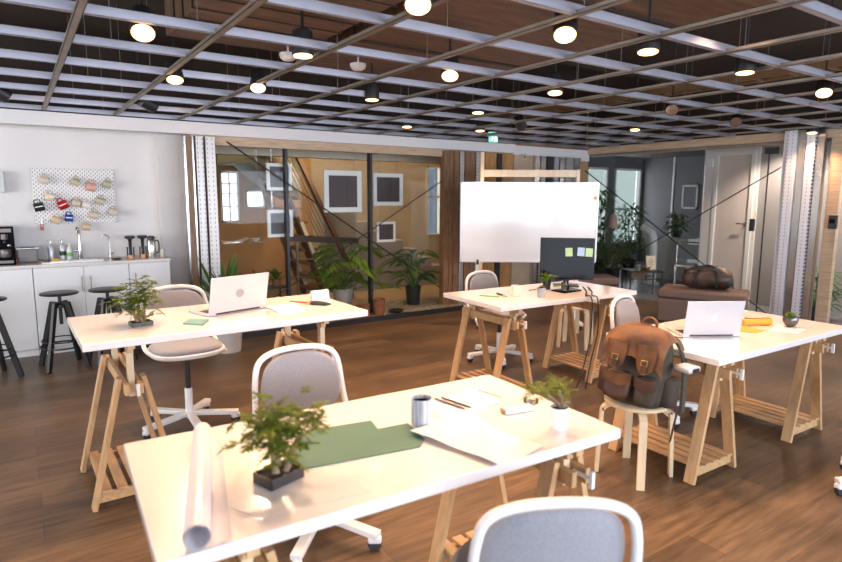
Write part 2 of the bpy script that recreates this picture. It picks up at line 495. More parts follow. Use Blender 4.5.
p, q = at(233, 146, y=YB - .0), at(407, 265, y=YB - .0); rod(*ext(p, q, -.03, 1.24))
p, q = at(288, 288, y=YB + .025), at(439, 183, y=YB + .025); rod(*ext(p, q, -.1, 1.03), r=.007)
XB = XR - .03
p, q = at(578, 165, x=XB), at(769, 316, x=XB); rod(*ext(p, q, 0, 1.0))
p, q = at(657, 240, x=XB - .03), at(784, 165.5, x=XB - .03); rod(*ext(p, q, -.9, 1.0), r=.008)


def stud(x0, x1, y0, y1, z1, mt, z0=0):
    """a C profile stud, open to the back"""
    mb = MB().span((x0, y0, z0), (x1, y0 + .004, z1)).span((x0, y0, z0), (x0 + .004, y1, z1)).span((x1 - .004, y0, z0), (x1, y1, z1))
    return trim(mb, mt)


def px(u, y): return at(u, 200, y=y).x


y0 = YB - .03
stud(px(186, y0), px(196.5, y0), y0, y0 + .1, 2.2, M_['mirror'])
trim(MB().span((px(188.5, y0), y0 - .012, 0), (px(194.5, y0), y0, 2.2)), M_['wood_warm'])
stud(px(198, y0), px(206, y0), y0, y0 + .1, 2.2, M_['galv_slot'])
stud(px(207.5, y0), px(217.5, y0), y0 - .01, y0 + .1, 2.2, M_['galv_slot'])
# bundle of planks and studs closing the corner behind the whiteboard
cols = [(444, 449, 'wood_warm'), (449.5, 453, 'wood_warm'), (454, 459, 'wood_warm'), (459.5, 464, 'galv_slot'), (465, 470, 'wood_warm'), (470.5, 475, 'wood_warm'), (475.5, 480, 'galv_slot'),
        (481, 484, 'pine'), (534, 539, 'mirror'), (540, 545, 'galv_slot'), (546.5, 552, 'black'), (553, 558, 'galv'), (559, 564, 'mirror'), (565, 572, 'galv_slot'), (573, 579, 'mirror')]
for k, (a, b, mt) in enumerate(cols):
    yy = YB - .04 - .015 * (k % 3)
    if mt in ('wood_warm', 'pine'): trim(MB().span((px(a, yy), yy, 0), (px(b, yy), yy + .1, 2.2)), M_[mt], bevel=.003)
    else: stud(px(a, yy), px(b, yy), yy, yy + .1, 2.2, M_[mt])
trim(MB().span((px(484.5, YB), YB, 0), (px(512, YB), YB + .04, 2.2)), mat('orange_plywood', (.50, .26, .09), .45, noise=.3, scale=5, stretch=(5, 5, 1)))
trim(MB().span((px(497, YB - .03), YB - .03, 0), (px(501.5, YB - .03), YB, 2.2)), M_['black'])
trim(MB().span((px(512.5, YB), YB - .02, 0), (px(533, YB), YB + .04, 2.2)), mat('raw_board', (.50, .38, .26), .6, noise=.15, scale=4))
trim(MB().span((posts[3] - .02, YB + .06, 0), (XR, YB + .12, 2.3)), M_['tan_wall'])
# thermostat on the raw board
tm = thing('thermostat', 'small pale box fixed high on the raw board behind the whiteboard', 'thermostat', at(523.5, 157, y=YB - .02))
MB().box((0, -.012, 0), (.09, .024, .09)).build('case', mat('beige_plastic', (.55, .45, .33), .5), tm, bevel=.006)
MB().cyl((0, -.024, 0), .02, .008, 16, R=rotx(PI / 2)).build('dial', M_['wood_warm'], tm, smooth=True)

# ---- right glass front
yg = at(702, 200, x=XR).y
struct('window_4', MB().span((XR + .0, yg, .03), (XR + .008, YB - .02, 2.23)), M_['glass'])
trim(MB().span((XR - .004, yg - .012, 0), (XR + .014, yg, 2.23)), M_['galv'])
yd = at(768, 170, x=XR).y; yc0 = at(784, 200, x=XR).y
struct('window_5', MB().span((XR + .0, yd + .01, .03), (XR + .008, yg - .02, 2.23)), M_['glass'])
d = struct('door_2', MB().span((XR + .0, yc0, .02), (XR + .01, yd - .004, 2.2)), M_['glass'])
MB().span((XR - .004, yd - .004, .02), (XR + .014, yd + .006, 2.2)).build('edge_seal', M_['black'], d)
MB().span((XR - .02, yd - .1, 2.12), (XR + .03, yd + .05, 2.2)).build('patch_fitting', M_['black'], d)
pb_ = at(752, 225, x=XR - .02); MB().box(pb_, (.04, .06, .16)).build('lock_plate', M_['black'], d, bevel=.006)
# slotted stud bundle
def studx(ya, yb, mt, xo=0):
    return trim(MB().span((XR - .14 + xo, ya, 0), (XR - .136 + xo, yb, ZG + .02)).span((XR - .14 + xo, ya, 0), (XR - .05 + xo, ya + .004, ZG + .02)).span((XR - .14 + xo, yb - .004, 0), (XR - .05 + xo, yb, ZG + .02)), mt)
def pyx(u): return at(u, 160, x=XR - .14).y
trim(MB().span((XR - .12, pyx(785.6), 0), (XR - .05, pyx(781.8), ZG + .02)), M_['white_metal'])
studx(pyx(795), pyx(786), M_['galv_slot_y'])
studx(pyx(803.5), pyx(796), M_['mirror'], .03)
studx(pyx(813.5), pyx(805), M_['galv_slot_y'])
studx(pyx(822), pyx(814.5), M_['mirror'], .03)
trim(MB().span((XR - .045, pyx(804), 0), (XR - .02, pyx(788), 2.2)), M_['wood_warm'])
pw = [at(u, 200, x=XR).y for u in (840, 827)]
trim(MB().span((XR - .03, pw[0], 0), (XR + .05, pw[1], 2.27)), M_['wood_header'], bevel=.004)
struct('window_6', MB().span((XR + .0, pw[1], .03), (XR + .008, pyx(823), 2.23)), M_['glass'])
w6 = struct('window_7', MB().span((XR + .0, 1.0, .03), (XR + .008, pw[0], 2.23)), M_['glass'])
lk = at(833, 222, x=XR - .05)
dl = thing('door_lock', 'black lock box on the timber post at the right edge', 'lock', lk)
MB().box((0, 0, 0), (.04, .09, .16)).build('case', M_['black'], dl, bevel=.006)
MB().box((-.03, 0, .01), (.025, .05, .05)).build('knob', M_['black_gloss'], dl, bevel=.006)

# ---- room behind the right glass
XL, YL, ZL = 12.8, 9.2, 2.5
struct('ceiling_lobby', MB().span((XR + .16, 1.0, ZL), (13, YL + .1, ZL + .1)), M_['void'])
gw = [at(u, 200, y=YL).x for u in (585, 606, 613, 639)]
zt, zb = at(612, 168, y=YL).z, at(612, 243, y=YL).z
struct('wall_lobby', holed('y', YL, XR, XL + .1, 0, ZL, [(gw[0], gw[1], zb, zt), (gw[2], gw[3], zb, zt)], .1), M_['grey_wall'])
for k, (a, b) in enumerate(((gw[0], gw[1]), (gw[2], gw[3]))):
    f = MB()
    for q in (a, b - .05): f.span((q, YL - .03, zb), (q + .05, YL + .06, zt))
    for q in (zb, (zb + zt) / 2 - .1, zt - .05): f.span((a, YL - .03, q), (b, YL + .06, q + .05))
    w = struct('window_%d' % (8 + k), f, M_['white_metal'])
    MB().span((a, YL + .02, zb), (b, YL + .026, zt)).build('pane', M_['glass'], w)
struct('wall_lobby_side', MB().span((XL, 1, 0), (XL + .1, YL + .1, ZL)), M_['grey_wall'])
trim(MB().span((XL - .03, at(672, 200, x=XL).y - .03, 0), (XL, at(672, 200, x=XL).y, ZL)), M_['white_metal'])
struct('wall_stair_side', MB().span((XR, YB + .12, 0), (XR + .1, 10.6, 3.1)), M_['tan_wall'])
# building across the yard, seen dimly through the lobby window
struct('wall_neighbour', MB().span((13.9, 14, -1), (19.1, 16, 6)), mat('grey_green_render', (.20, .23, .21), .8))
# white partition with a door
XP = 9.0
ypl = at(703, 200, x=XP).y
dy0, dy1 = at(749, 200, x=XP).y, at(716, 200, x=XP).y
dz = at(735, 155, x=XP).z
yq = at(757, 200, x=XP).y
struct('wall_partition_end', MB().span((XP + .02, 1.0, 0), (XP + .12, yq, ZL)), mat('mid_grey_wall', (.33, .31, .31), .7))
struct('wall_partition', holed('x', XP, yq, ypl, 0, ZL, [(dy0, dy1, 0, dz)], .1), M_['plaster'])
d1 = struct('door_1', MB().span((XP + .015, dy0 + .005, .005), (XP + .06, dy1 - .005, dz - .005)), mat('pinkish_door', (.66, .57, .53), .5))
hp = at(749, 224, x=XP)
MB().tube([hp + V((0, .06, 0)), hp + V((-.05, .06, 0)), hp + V((-.05, .17, 0))], .01, 8).build('door_handle', M_['steel'], d1, smooth=True)
MB().lathe([(.026, 0), (.026, .012)], hp + V((.014, .06, 0)), 16, roty(-PI / 2)).build('door_rose', M_['steel'], d1, smooth=True)
f = MB().span((XP - .012, dy0 - .06, 0), (XP, dy0, dz + .05)).span((XP - .012, dy1, 0), (XP, dy1 + .05, dz + .05)).span((XP - .012, dy0, dz), (XP, dy1, dz + .05))
trim(f, M_['white_metal'])
sw = at(711, 163, x=XP)
o = MB().box((0, 0, 0), (.03, .09, .11)).build('wall_switch', M_['white_plastic'], bevel=.005, loc=sw + V((-.016, 0, 0)))
tag(o, 'small white box high on the partition beside the glass edge', 'switch')

# ---- stairwell behind the back glass
YS = 10.5
h1 = at(219, 171, y=YS), at(240, 222, y=YS); h2 = at(245, 190, y=YS), at(265, 208, y=YS); h3 = at(426, 166, y=YS), at(440, 235, y=YS)
xs = at(312, 200, y=YS).x
struct('wall_stairwell', holed('y', YS, PX1, xs, 0, 3.1, [(h1[0].x, h1[1].x, h1[1].z, h1[0].z), (h2[0].x, h2[1].x, h2[1].z, h2[0].z)], .1), M_['tan_wall'])
struct('wall_stairwell_far', holed('y', YS, xs, XR + .1, 0, 3.1, [(h3[0].x, h3[1].x, h3[1].z, h3[0].z)], .1), mat('brown_grey_wall', (.46, .40, .32), .75, noise=.08, scale=2))
struct('wall_stairwell_left', MB().span((PX1 - .1, YK, 0), (PX1, YS + .1, 3.1)), M_['tan_wall'])
struct('ceiling_stairwell', MB().span((PX1, YB + .2, 2.72), (XR, YS, 2.8)), M_['cream_wall'])
for k, (a, b) in enumerate((h1, h2, h3)):
    f = MB(); fw = .035
    for q in (a.x, b.x - fw): f.span((q, YS - .03, b.z), (q + fw, YS + .06, a.z))
    for q in (b.z, a.z - fw): f.span((a.x, YS - .03, q), (b.x, YS + .06, q + fw))
    if k == 0:
        f.span(((a.x + b.x) / 2 - .012, YS - .01, b.z), ((a.x + b.x) / 2 + .012, YS + .04, a.z))
        for t in (.3, .55, .75): f.span((a.x, YS - .01, b.z + (a.z - b.z) * t), (b.x, YS + .04, b.z + (a.z - b.z) * t + .02))
    if k == 2: f.span((a.x, YS - .01, (a.z * .55 + b.z * .45)), (b.x, YS + .04, (a.z * .55 + b.z * .45) + .04))
    w = struct('window_%d' % (14 + k), f, M_['white_metal'] if k < 2 else M_['cream_wall'])
    MB().span((a.x, YS + .03, b.z), (b.x, YS + .036, a.z)).build('pane', M_['glass'], w)
struct('wall_neighbour_dark', MB().span((8.1, 13.5, -1), (11.2, 15.5, 6)), mat('dark_render', (.07, .08, .10), .8))
trim(MB().span((posts[0], 7.9, at(300, 157, y=7.9).z), (posts[3] + 1, 8.1, 2.72)), M_['cream_wall'])
# concrete steps rising to the left at the back
st = thing('concrete_stair', 'grey concrete steps climbing to the left behind the back glass', 'staircase', (0, 0, 0))
xr, n = at(436, 290, y=9.4).x, 8
for k in range(n):
    MB().span((4.6, 8.7 + .0, .165 * k), (xr - .30 * k, 9.9, .165 * (k + 1))).build('step', M_['concrete'], st, bevel=.006)
# steep flight with cream stringers and brown rails, left half
fl = thing('steel_staircase', 'brown railed stair flight sloping down to the right behind the back glass', 'staircase', (0, 0, 0))
mat('dark_brown_timber', (.10, .045, .025), .45, noise=.3, scale=5)
A0, A1 = at(268, 148, y=9.0), at(327, 300, y=8.2)
dv = V((0, .85, 0))
for w_ in (V((0, 0, 0)), dv):
    MB().bar(A0 + w_, A1 + w_, .05, .2, (0, 1, 0)).build('stringer', bpy.data.materials['dark_brown_timber'], fl)
    AM = A0 + (A1 - A0) * .45
    MB().bar(AM + w_ + V((.06, -.03, -.12)), A1 + w_ + V((.06, -.03, -.12)), .05, .26, (0, 1, 0)).build('skirting_board', M_['cream_wall'], fl)
for k in range(11):
    pt = A0 + (A1 - A0) * ((k + .5) / 11)
    MB().box(pt + dv / 2 + V((.05, 0, .02)), (.26, .82, .04)).build('tread', M_['wood_warm'], fl)
B0, B1 = at(293, 148, y=8.9), at(347, 262, y=8.15)
MB().bar(B0, B1, .06, .11, (0, 1, 0)).build('handrail', bpy.data.materials['dark_brown_timber'], fl)
for k in range(5):
    o_ = (A0 - B0) * (.16 * (k + 1)); o2 = (A1 - B1) * (.16 * (k + 1))
    MB().tube([B0 + o_ * .8, B1 + o2 * .55], .011, 8).build('rail_rod', M_['galv_dull'], fl, smooth=True)
p, q = at(290, 238, y=8.1), at(358, 241, y=8.1)
MB().bar(p, q, .05, .09).build('landing_rail', bpy.data.materials['dark_brown_timber'], fl)
for u in (297, 325, 352):
    p = at(u, 240, y=8.12); MB().bar((p.x, p.y, 0), p, .03, .03).build('baluster', M_['galv_dull'], fl)
for v in (259, 277): MB().tube([at(290, v, y=8.12), at(357, v + 1, y=8.12)], .01, 8).build('rail_rod', M_['galv_dull'], fl, smooth=True)
# sloping underside of the flight above
so = MB()
pts = [at(217, 163, y=9.3), at(217, 154, y=9.3), at(300, 154, y=9.3), at(300, 200, y=9.3), at(283, 190, y=9.3), at(250, 163, y=9.3)]
c = pts
A = [so.bm.verts.new(p) for p in c]; B = [so.bm.verts.new(p + V((0, .9, 0))) for p in c]
so.bm.faces.new(A); so.bm.faces.new(B[::-1])
for k in range(len(c)): so.bm.faces.new((A[k], A[(k + 1) % len(c)], B[(k + 1) % len(c)], B[k]))
trim(so, mat('olive_soffit', (.12, .12, .075), .6))

# ------------------------------------------------------------------ desks on trestles
def make_trestle(parent, x0, y0, T, b=.26):
    """trestle standing at (x0,y0) under a top whose underside is T"""
    mb = MB()
    for sx in (-1, 1): mb.box((x0 + sx * .032, y0, .615), (.022, .70, .055))
    mb.box((x0, y0, T - .02), (.034, .68, .04))
    for sy in (-1, 1): mb.box((x0, y0 + sy * b, T - .055), (.03, .07, .03))
    t = mb.build('trestle', M_['pine'], parent, bevel=.002)
    for sy in (-1, 1):
        for sx in (-1, 1):
            MB().bar((x0 + sx * .205, y0 + sy * b, 0), (x0 + sx * .055, y0 + sy * b, .66), .062, .024, (sx, 0, 0)).build('leg', M_['pine'], t, bevel=.002)
        MB().box((x0, y0 + sy * b, (T - .05 + .56) / 2), (.03, .042, T - .05 - .56)).build('post', M_['birch'], t, bevel=.002)
        k = MB().tube([(x0 + .012, y0 + sy * .30, .62), (x0 + .012, y0 + sy * .385, .62)], .008, 10).bar((x0 + .012, y0 + sy * .385, .59), (x0 + .012, y0 + sy * .385, .65), .016, .014)
        k.build('peg', M_['white_plastic'], t, smooth=True)
    sh = MB()
    for sy in (-1, 1): sh.box((x0, y0 + sy * b, .055), (.375, .022, .05))
    for i in range(5): sh.box((x0 - .145 + .0725 * i, y0, .088), (.048, 2 * b + .05, .014))
    sh.build('slatted_shelf', M_['pine_end'], t, bevel=.002)
    return t


def desk(label, cx, cy, rot, top, W=1.5, D=.75, yoff=0, xo=.53, xr=None):
    r = thing('trestle_desk', label, 'desk', (cx, cy, 0), math.radians(rot), 'white trestle desks')
    MB().box((0, 0, top - .018), (W, D, .036)).build('tabletop', M_['laminate'], r, bevel=.003)
    for sx in (-1, 1): make_trestle(r, xr if xr and sx > 0 else sx * xo, yoff, top - .0365)
    return r


TF, TL, TC, TR = .768, .894, .777, .737
desk('white topped pine trestle desk nearest the camera with a green mat on it', .966, 1.66, -2.7, TF, xr=.59)
desk('tall white topped trestle desk in front of the kitchen counter', .95, 3.439, .9, TL, yoff=.075)
desk('white topped trestle desk in front of the whiteboard carrying the black monitor', 3.631, 3.534, -2.1, TC)
desk('white topped trestle desk beside the backpack carrying a laptop and orange case', 3.722, 1.96, -1.2, TR, 1.5, .735, yoff=.02)


# ------------------------------------------------------------------ swivel chairs
def make_chair(label, up=0.0, ba=-58):
    r = thing('swivel_chair', label, 'chair', group='white framed swivel chairs')
    ol = superell(.235, .225, 2.7, 44)
    MB().pillow(ol, [(.80, .418), (.96, .425), (1.02, .44), (1.02, .452), (.99, .456)]).build('seat', M_['white_plastic'], r, smooth=50)
    MB().pillow(ol, [(.93, .4565), (.955, .466), (.94, .476), (.8, .484), (.5, .487), (.15, .485)]).build('seat_cushion', M_['fabric'], r, smooth=70)
    half = [(.222, -.03, .440), (.236, .10, .452), (.232, .185, .50), (.222, .222, .60), (.212, .244, .72), (.188, .254, .79), (.12, .262, .826), (0, .266, .838)]
    pts = half + [(-x, y, z) for x, y, z in half[-2::-1]]
    MB().tube(smooth_path(pts, 6), .0145, 10).build('back_frame', M_['white_metal'], r, smooth=70)
    bk = MB()
    W, H, zc = .200, .150, .668
    rings = []
    for k, off in ((.90, -.014), (.98, -.008), (1.0, .002), (.97, .012), (.8, .017), (.4, .019)):
        ring = []
        for x, z in superell(W * k, H * k, 3.2, 40):
            wz = 1 - .09 * max(0, -(z / H))
            ring.append(bk.bm.verts.new(V((x * wz * (1 + .08 * (-(z / H))), .236 + .055 * (z / H) * .45 - .9 * x * x - .0 + off, zc + z + .02 * (abs(x) / W) ** 2 * (-.3)))))
        rings.append(ring)
    for A, B in zip(rings, rings[1:]):
        for k in range(40): bk.bm.faces.new((A[k], A[(k + 1) % 40], B[(k + 1) % 40], B[k]))
    bk.bm.faces.new(rings[0][::-1]); bk.bm.faces.new(rings[-1])
    bk.build('backrest', M_['fabric'], r, smooth=80)
    MB().cyl((0, 0, .24), .017, .17 + up).build('gas_lift', M_['black'], r, smooth=True)
    MB().lathe([(.032, .07), (.03, .11), (.025, .13), (.025, .27), (.022, .275)]).build('column', M_['white_metal'], r, smooth=True)
    MB().box((0, 0, .407), (.16, .2, .022)).build('seat_mount', M_['black'], r, bevel=.004)
    MB().tube([(.06, 0, .41), (.2, .02, .405), (.26, .02, .40)], .006, 8).box((.25, .02, .40), (.06, .02, .008)).build('lever', M_['white_plastic'], r, smooth=True)
    for k in range(5):
        a = math.radians(ba + 72 * k); d = V((math.cos(a), math.sin(a), 0))
        sp = MB().bar(d * .02 + V((0, 0, .098)), d * .32 + V((0, 0, .076)), .05, .03).build('base_spoke', M_['white_metal'], r, bevel=.005)
        R = rotz(a + .5)
        c = d * .30
        MB().lathe([(.029, -.012), (.032, -.007), (.032, .007), (.029, .012)], c + V((0, 0, .032)), 18, R @ rotx(PI / 2)).build('caster_wheel', M_['rubber'], sp, smooth=True)
        MB().box(c + V((0, 0, .052)), (.06, .038, .03), R).build('caster_hood', M_['white_plastic'], sp, bevel=.008)
    for o in r.children:
        if o.name.split('.')[0] in ('seat', 'seat_cushion', 'back_frame', 'backrest', 'seat_mount', 'lever'): o.location.z = up
    return r


make_chair_up = make_chair('white framed grey swivel chair behind the tall desk with the silver laptop', .10, -92)
make_chair_up.location = (.885, 4.12, 0); make_chair_up.rotation_euler.z = math.radians(2)
c0 = make_chair('white framed grey swivel chair pushed under the far side of the nearest desk')
c0.location = (1.075, 2.42, 0); c0.rotation_euler.z = math.radians(-3)
for lab, x, y, rz in (
        ('white framed grey swivel chair seen from behind, nearest the camera at the bottom edge', 1.217, 1.192, 150),
        ('white framed grey swivel chair tucked behind the desk in front of the whiteboard', 3.78, 4.22, 6),
        ('white framed grey swivel chair behind the backpack at the far side of the laptop desk', 3.76, 2.52, 15),
        ('swivel chair of which only a white caster shows at the right edge', 3.77, 1.03, 200)):
    c = copy_tree(c0); c['label'] = lab
    if 'nearest the camera' in lab:      # set low on its gas lift
        for q in c.children:
            if q.name.split('.')[0] in ('seat', 'seat_cushion', 'back_frame', 'backrest', 'seat_mount', 'lever'): q.location.z = -.03
            if q.name.startswith('gas_lift'): q.scale.z = .82; q.location.z = .043
    c.location = (x, y, 0); c.rotation_euler.z = math.radians(rz)


# ------------------------------------------------------------------ wooden and black stools
def make_stool(label, group=None):
    r = thing('wooden_stool', label, 'stool', group=group)
    MB().lathe([(.165, .418), (.175, .42), (.178, .427), (.178, .437), (.174, .44), (0, .44)], seg=40).build('seat', M_['birch'], r, smooth=True)
    for k in range(4):
        a = PI / 4 + PI / 2 * k; d = V((math.cos(a), math.sin(a), 0))
        path = [d * .1 + V((0, 0, .407)), d * .135 + V((0, 0, .407)), d * .165 + V((0, 0, .398)), d * .183 + V((0, 0, .378)), d * .19 + V((0, 0, .34)), d * .205 + V((0, 0, 0))]
        pp = smooth_path(path, 4); t = V((-d.y, d.x, 0)); mb = MB(); prev = None
        for i, p in enumerate(pp):
            tg = (pp[min(i + 1, len(pp) - 1)] - pp[max(i - 1, 0)]).normalized(); nn = tg.cross(t).normalized()
            ring = [mb.bm.verts.new(p + t * sx * .021 + nn * sn * .010) for sx, sn in ((-1, -1), (1, -1), (1, 1), (-1, 1))]
            if prev:
                for q in range(4): mb.bm.faces.new((prev[q], prev[(q + 1) % 4], ring[(q + 1) % 4], ring[q]))
            else: mb.bm.faces.new(ring)
            prev = ring
        mb.bm.faces.new(prev[::-1])
        mb.build('leg', M_['birch'], r, smooth=40)
    return r


s0 = make_stool('round birch stool carrying the brown backpack')
s0.location = (2.83, 1.99, 0); s0.rotation_euler.z = math.radians(2)
st_ = at(593, 287, y=4.55)
for lab, p, rz in (('round birch stool behind the right end of the monitor desk', (4.84, 4.20, 0), 30), ('second birch stool behind the monitor desk, farther from the camera', (5.20, 4.42, 0), 12)):
    c = copy_tree(s0); c['label'] = lab; c.location = p; c.rotation_euler.z = math.radians(rz); c['group'] = 'birch stools behind the monitor desk'


def make_bar_stool(label):
    r = thing('bar_stool', label, 'stool', group='black stools at the kitchen counter')
    MB().lathe([(.13, .672), (.155, .678), (.158, .688), (.15, .694), (0, .69)], seg=36).build('seat', M_['black'], r, smooth=True)
    MB().cyl((0, 0, .40), .015, .275).build('spindle', M_['black'], r, smooth=True)
    MB().lathe([(.05, .555), (.055, .56), (.055, .585), (.05, .59)]).build('hub', M_['black'], r, smooth=True)
    for k in range(4):
        a = PI / 4 + PI / 2 * k; d = V((math.cos(a), math.sin(a), 0))
        MB().bar(d * .07 + V((0, 0, .60)), d * .225, .045, .028, (-d.y, d.x, 0)).bar(d * .02 + V((0, 0, .585)), d * .09 + V((0, 0, .595)), .035, .03).build('leg', M_['black'], r, bevel=.003)
    pts = [(.18 * math.cos(2 * PI * k / 32), .18 * math.sin(2 * PI * k / 32), .20) for k in range(32)]
    MB().tube(pts, .008, 8, closed=True).build('foot_ring', M_['black'], r, smooth=True)
    MB().tube([(.165 * math.cos(2 * PI * k / 32), .165 * math.sin(2 * PI * k / 32), .255) for k in range(32)], .006, 8, closed=True).build('foot_ring', M_['black'], r, smooth=True)
    return r


b0 = make_bar_stool('round black bar stool in front of the middle cabinet doors')
b0.location = (.275, 6.27, 0); b0.rotation_euler.z = .15
for lab, x, y, rz in (('round black bar stool at the left edge of the photo', -.27, 6.20, .4), ('round black bar stool half hidden behind the plant on the tall desk', .665, 6.28, .2)):
    c = copy_tree(b0); c['label'] = lab; c.location = (x, y, 0); c.rotation_euler.z = rz

# ------------------------------------------------------------------ kitchen counter
YF = 6.82
cx = [at(u, 310, y=YF).x for u in (36, 86.5, 131.7, 172.5)]
ZC = .87


def cabinet(label, x0, x1, doors, handles):
    r = thing('base_cabinet', label, 'cabinet', (x0, YF, 0), group='white base cabinets')
    w = x1 - x0
    MB().span((0, .02, .07), (w, YK - YF - .005, ZC)).span((.0, .05, 0), (w, YK - YF - .02, .07)).build('body', M_['cabinet'], r)
    MB().span((0, .035, 0), (w, .049, .068)).build('plinth', M_['cabinet'], r)
    n = len(doors)
    for (a, b), h in zip(doors, handles):
        d = MB().span((a - x0 + .002, 0, .075), (b - x0 - .002, .018, ZC - .006)).build('door', M_['cabinet'], r, bevel=.002)
        if h is not None:
            hx = h - x0
            MB().tube([(hx, 0, .62), (hx, -.03, .62), (hx, -.03, .76), (hx, 0, .76)], .006, 8).build('handle', M_['steel'], d, smooth=True)
    return r


e = .002
hA, hB, hC = (at(u, 278, y=YF).x for u in (81.5, 90.5, 135.5))
cabinet('white base cabinet at the left end of the counter with no handle in view', cx[0] - 1.3, cx[0] - e, [(cx[0] - 1.3, cx[0] - .65), (cx[0] - .65, cx[0] - e)], [None, None])
cabinet('white double door base cabinet under the sink', cx[0] + e, cx[2] - e, [(cx[0] + e, cx[1]), (cx[1], cx[2] - e)], [hA, hB])
cabinet('white single door base cabinet at the right end of the counter', cx[2] + e, min(cx[3], PX0 + .3), [(cx[2] + e, min(cx[3], PX0 + .3))], [hC])
ct = MB().span((cx[0] - 1.3, YF - .02, ZC + .001), (cx[3] + .01, 7.135, ZC + .031)).span((cx[0] - 1.3, 7.135, ZC + .001), (PX0 - .004, YK - .004, ZC + .031))
tag(ct.build('worktop', M_['counter'], bevel=.003), 'long pale kitchen worktop over the white cabinets', 'worktop')
ZW = ZC + .0315


def on_top(u, y): p = at(u, 250, y=y); return V((p.x, y, ZW))


# sink with tall tap
p = on_top(72, 6.98)
s = thing('sink', 'steel inset kitchen sink below the pegboard', 'sink', p)
k = MB().span((-.27, -.12, 0), (.27, -.10, .012)).span((-.27, .10, 0), (.27, .12, .012)).span((-.27, -.10, 0), (-.25, .10, .012)).span((.25, -.10, 0), (.27, .10, .012)).span((-.25, -.1, 0), (.25, .1, .003))
k.build('basin_rim', M_['steel'], s, bevel=.003)
MB().cyl((.05, 0, .003), .03, .004, 16).build('drain', M_['black'], s, smooth=True)
o = MB().span((-.20, -.125, .012), (.26, -.08, .02)).build('mat', M_['paper'])
o.location = p; tag(o, 'white drying strip along the front rim of the sink', 'drying mat')
o = MB().box((0, 0, .012), (.07, .045, .022)).build('sponge', mat('yellow_sponge', (.75, .42, .05), .9, bump=.3, scale=80), bevel=.006, loc=V((on_top(55, 6.9).x, 6.905, ZW + .0205))); tag(o, 'small yellow sponge on the front rim of the sink', 'sponge')
t = thing('kitchen_tap', 'tall brushed steel kitchen tap behind the sink', 'tap', on_top(80, 7.13) - V((0, .02, 0)))
MB().lathe([(.028, 0), (.028, .02), (.021, .03), (.021, .16)]).build('body', M_['steel'], t, smooth=True)
MB().tube(smooth_path([(0, 0, .14), (0, 0, .28), (-.01, -.02, .325), (-.02, -.06, .33), (-.02, -.075, .29)], 6), .0145, 12).build('spout', M_['steel'], t, smooth=True)
MB().tube([(0, 0, .10), (-.075, -.01, .10)], .011, 10).build('lever', M_['steel'], t, smooth=True)
t = thing('filter_tap', 'thin curved steel tap on the right of the sink', 'tap', on_top(110, 7.1))
MB().cyl((0, 0, 0), .018, .05).build('body', M_['steel'], t, smooth=True)
MB().tube(smooth_path([(0, 0, .05), (0, 0, .2), (-.02, -.01, .245), (-.055, -.02, .25), (-.075, -.025, .22)], 6), .006, 10).build('spout', M_['steel'], t, smooth=True)
MB().tube([(0, 0, .05), (.03, -.02, .06)], .005, 8).build('lever', M_['black'], t, smooth=True)


def pump_bottle(label, u, y, mt, h=.17, r=.03, capm='steel', lab_mat=None):
    b = thing('pump_bottle', label, 'bottle', on_top(u, y))
    MB().lathe([(r * .95, 0), (r, .008), (r, h * .8), (r * .75, h * .9), (r * .4, h)], seg=20).build('body', mt, b, smooth=True)
    MB().cyl((0, 0, h), .008, .03, 10).bar((0, 0, h + .035), (-.035, -.015, h + .03), .012, .01).build('pump', M_[capm], b, smooth=True)
    if lab_mat: MB().lathe([(r + .0006, h * .3), (r + .0006, h * .55)], seg=20).build('label_band', lab_mat, b, smooth=True)
    return b


green = mat('green_soap', (.16, .50, .06), .3)
pump_bottle('slim silver pump bottle left of the sink', 51, 7.13, M_['alu'], .18)
pump_bottle('silver pump bottle with a dark band beside the green soap', 62.5, 7.13, M_['alu'], .18, lab_mat=M_['black'])
pump_bottle('clear soap bottle with bright green soap beside the tap', 69.5, 7.09, mat('clear_soap_bottle', (.75, .78, .74), .15), .15, .027, 'white_plastic', green)

# coffee machine and toaster at the left
c = thing('coffee_machine', 'dark steel coffee machine cut off by the left edge', 'coffee machine', on_top(-1, 7.05))
MB().span((-.16, -.14, 0), (.13, .16, .07)).span((-.16, .02, .07), (.13, .16, .33)).span((-.16, -.14, .30), (.13, .16, .37)).build('body', M_['black_gloss'], c, bevel=.008)
MB().span((-.14, -.142, .315), (.11, -.139, .35)).span((-.14, -.143, .02), (.11, -.139, .045)).build('trim_plate', M_['steel_dark'], c)
MB().lathe([(.03, 0), (.03, .05), (.024, .055)], (.05, -.07, .245), 16).build('brew_head', M_['steel_dark'], c, smooth=True)
MB().tube([(.05, -.08, .235), (.05, -.2, .225)], .011, 10).build('portafilter_handle', M_['black'], c, smooth=True)
MB().lathe([(.045, 0), (.05, .03), (.05, .06), (.045, .075)], (.05, -.06, .072), 20).build('carafe', M_['steel_dark'], c, smooth=True)
MB().ball((.085, -.147, .19), .016, 10).build('dial', M_['steel'], c, smooth=True)
c = thing('toaster', 'small grey toaster box beside the coffee machine', 'toaster', on_top(27.5, 7.08))
MB().span((-.085, -.08, .01), (.085, .08, .145)).build('body', mat('grey_enamel', (.20, .19, .18), .5), c, bevel=.012)
MB().span((-.075, -.083, .03), (.07, -.0795, .13)).build('front_panel', bpy.data.materials['grey_enamel'], c, bevel=.001)
MB().span((-.08, -.075, 0), (.08, .075, .01)).build('base', M_['black'], c)
MB().span((-.095, -.09, .143), (.095, .085, .152)).build('lid', M_['steel'], c, bevel=.003)
MB().span((-.06, -.05, .152), (.06, -.02, .154)).span((-.06, .02, .152), (.06, .05, .154)).build('slot', M_['black'], c)
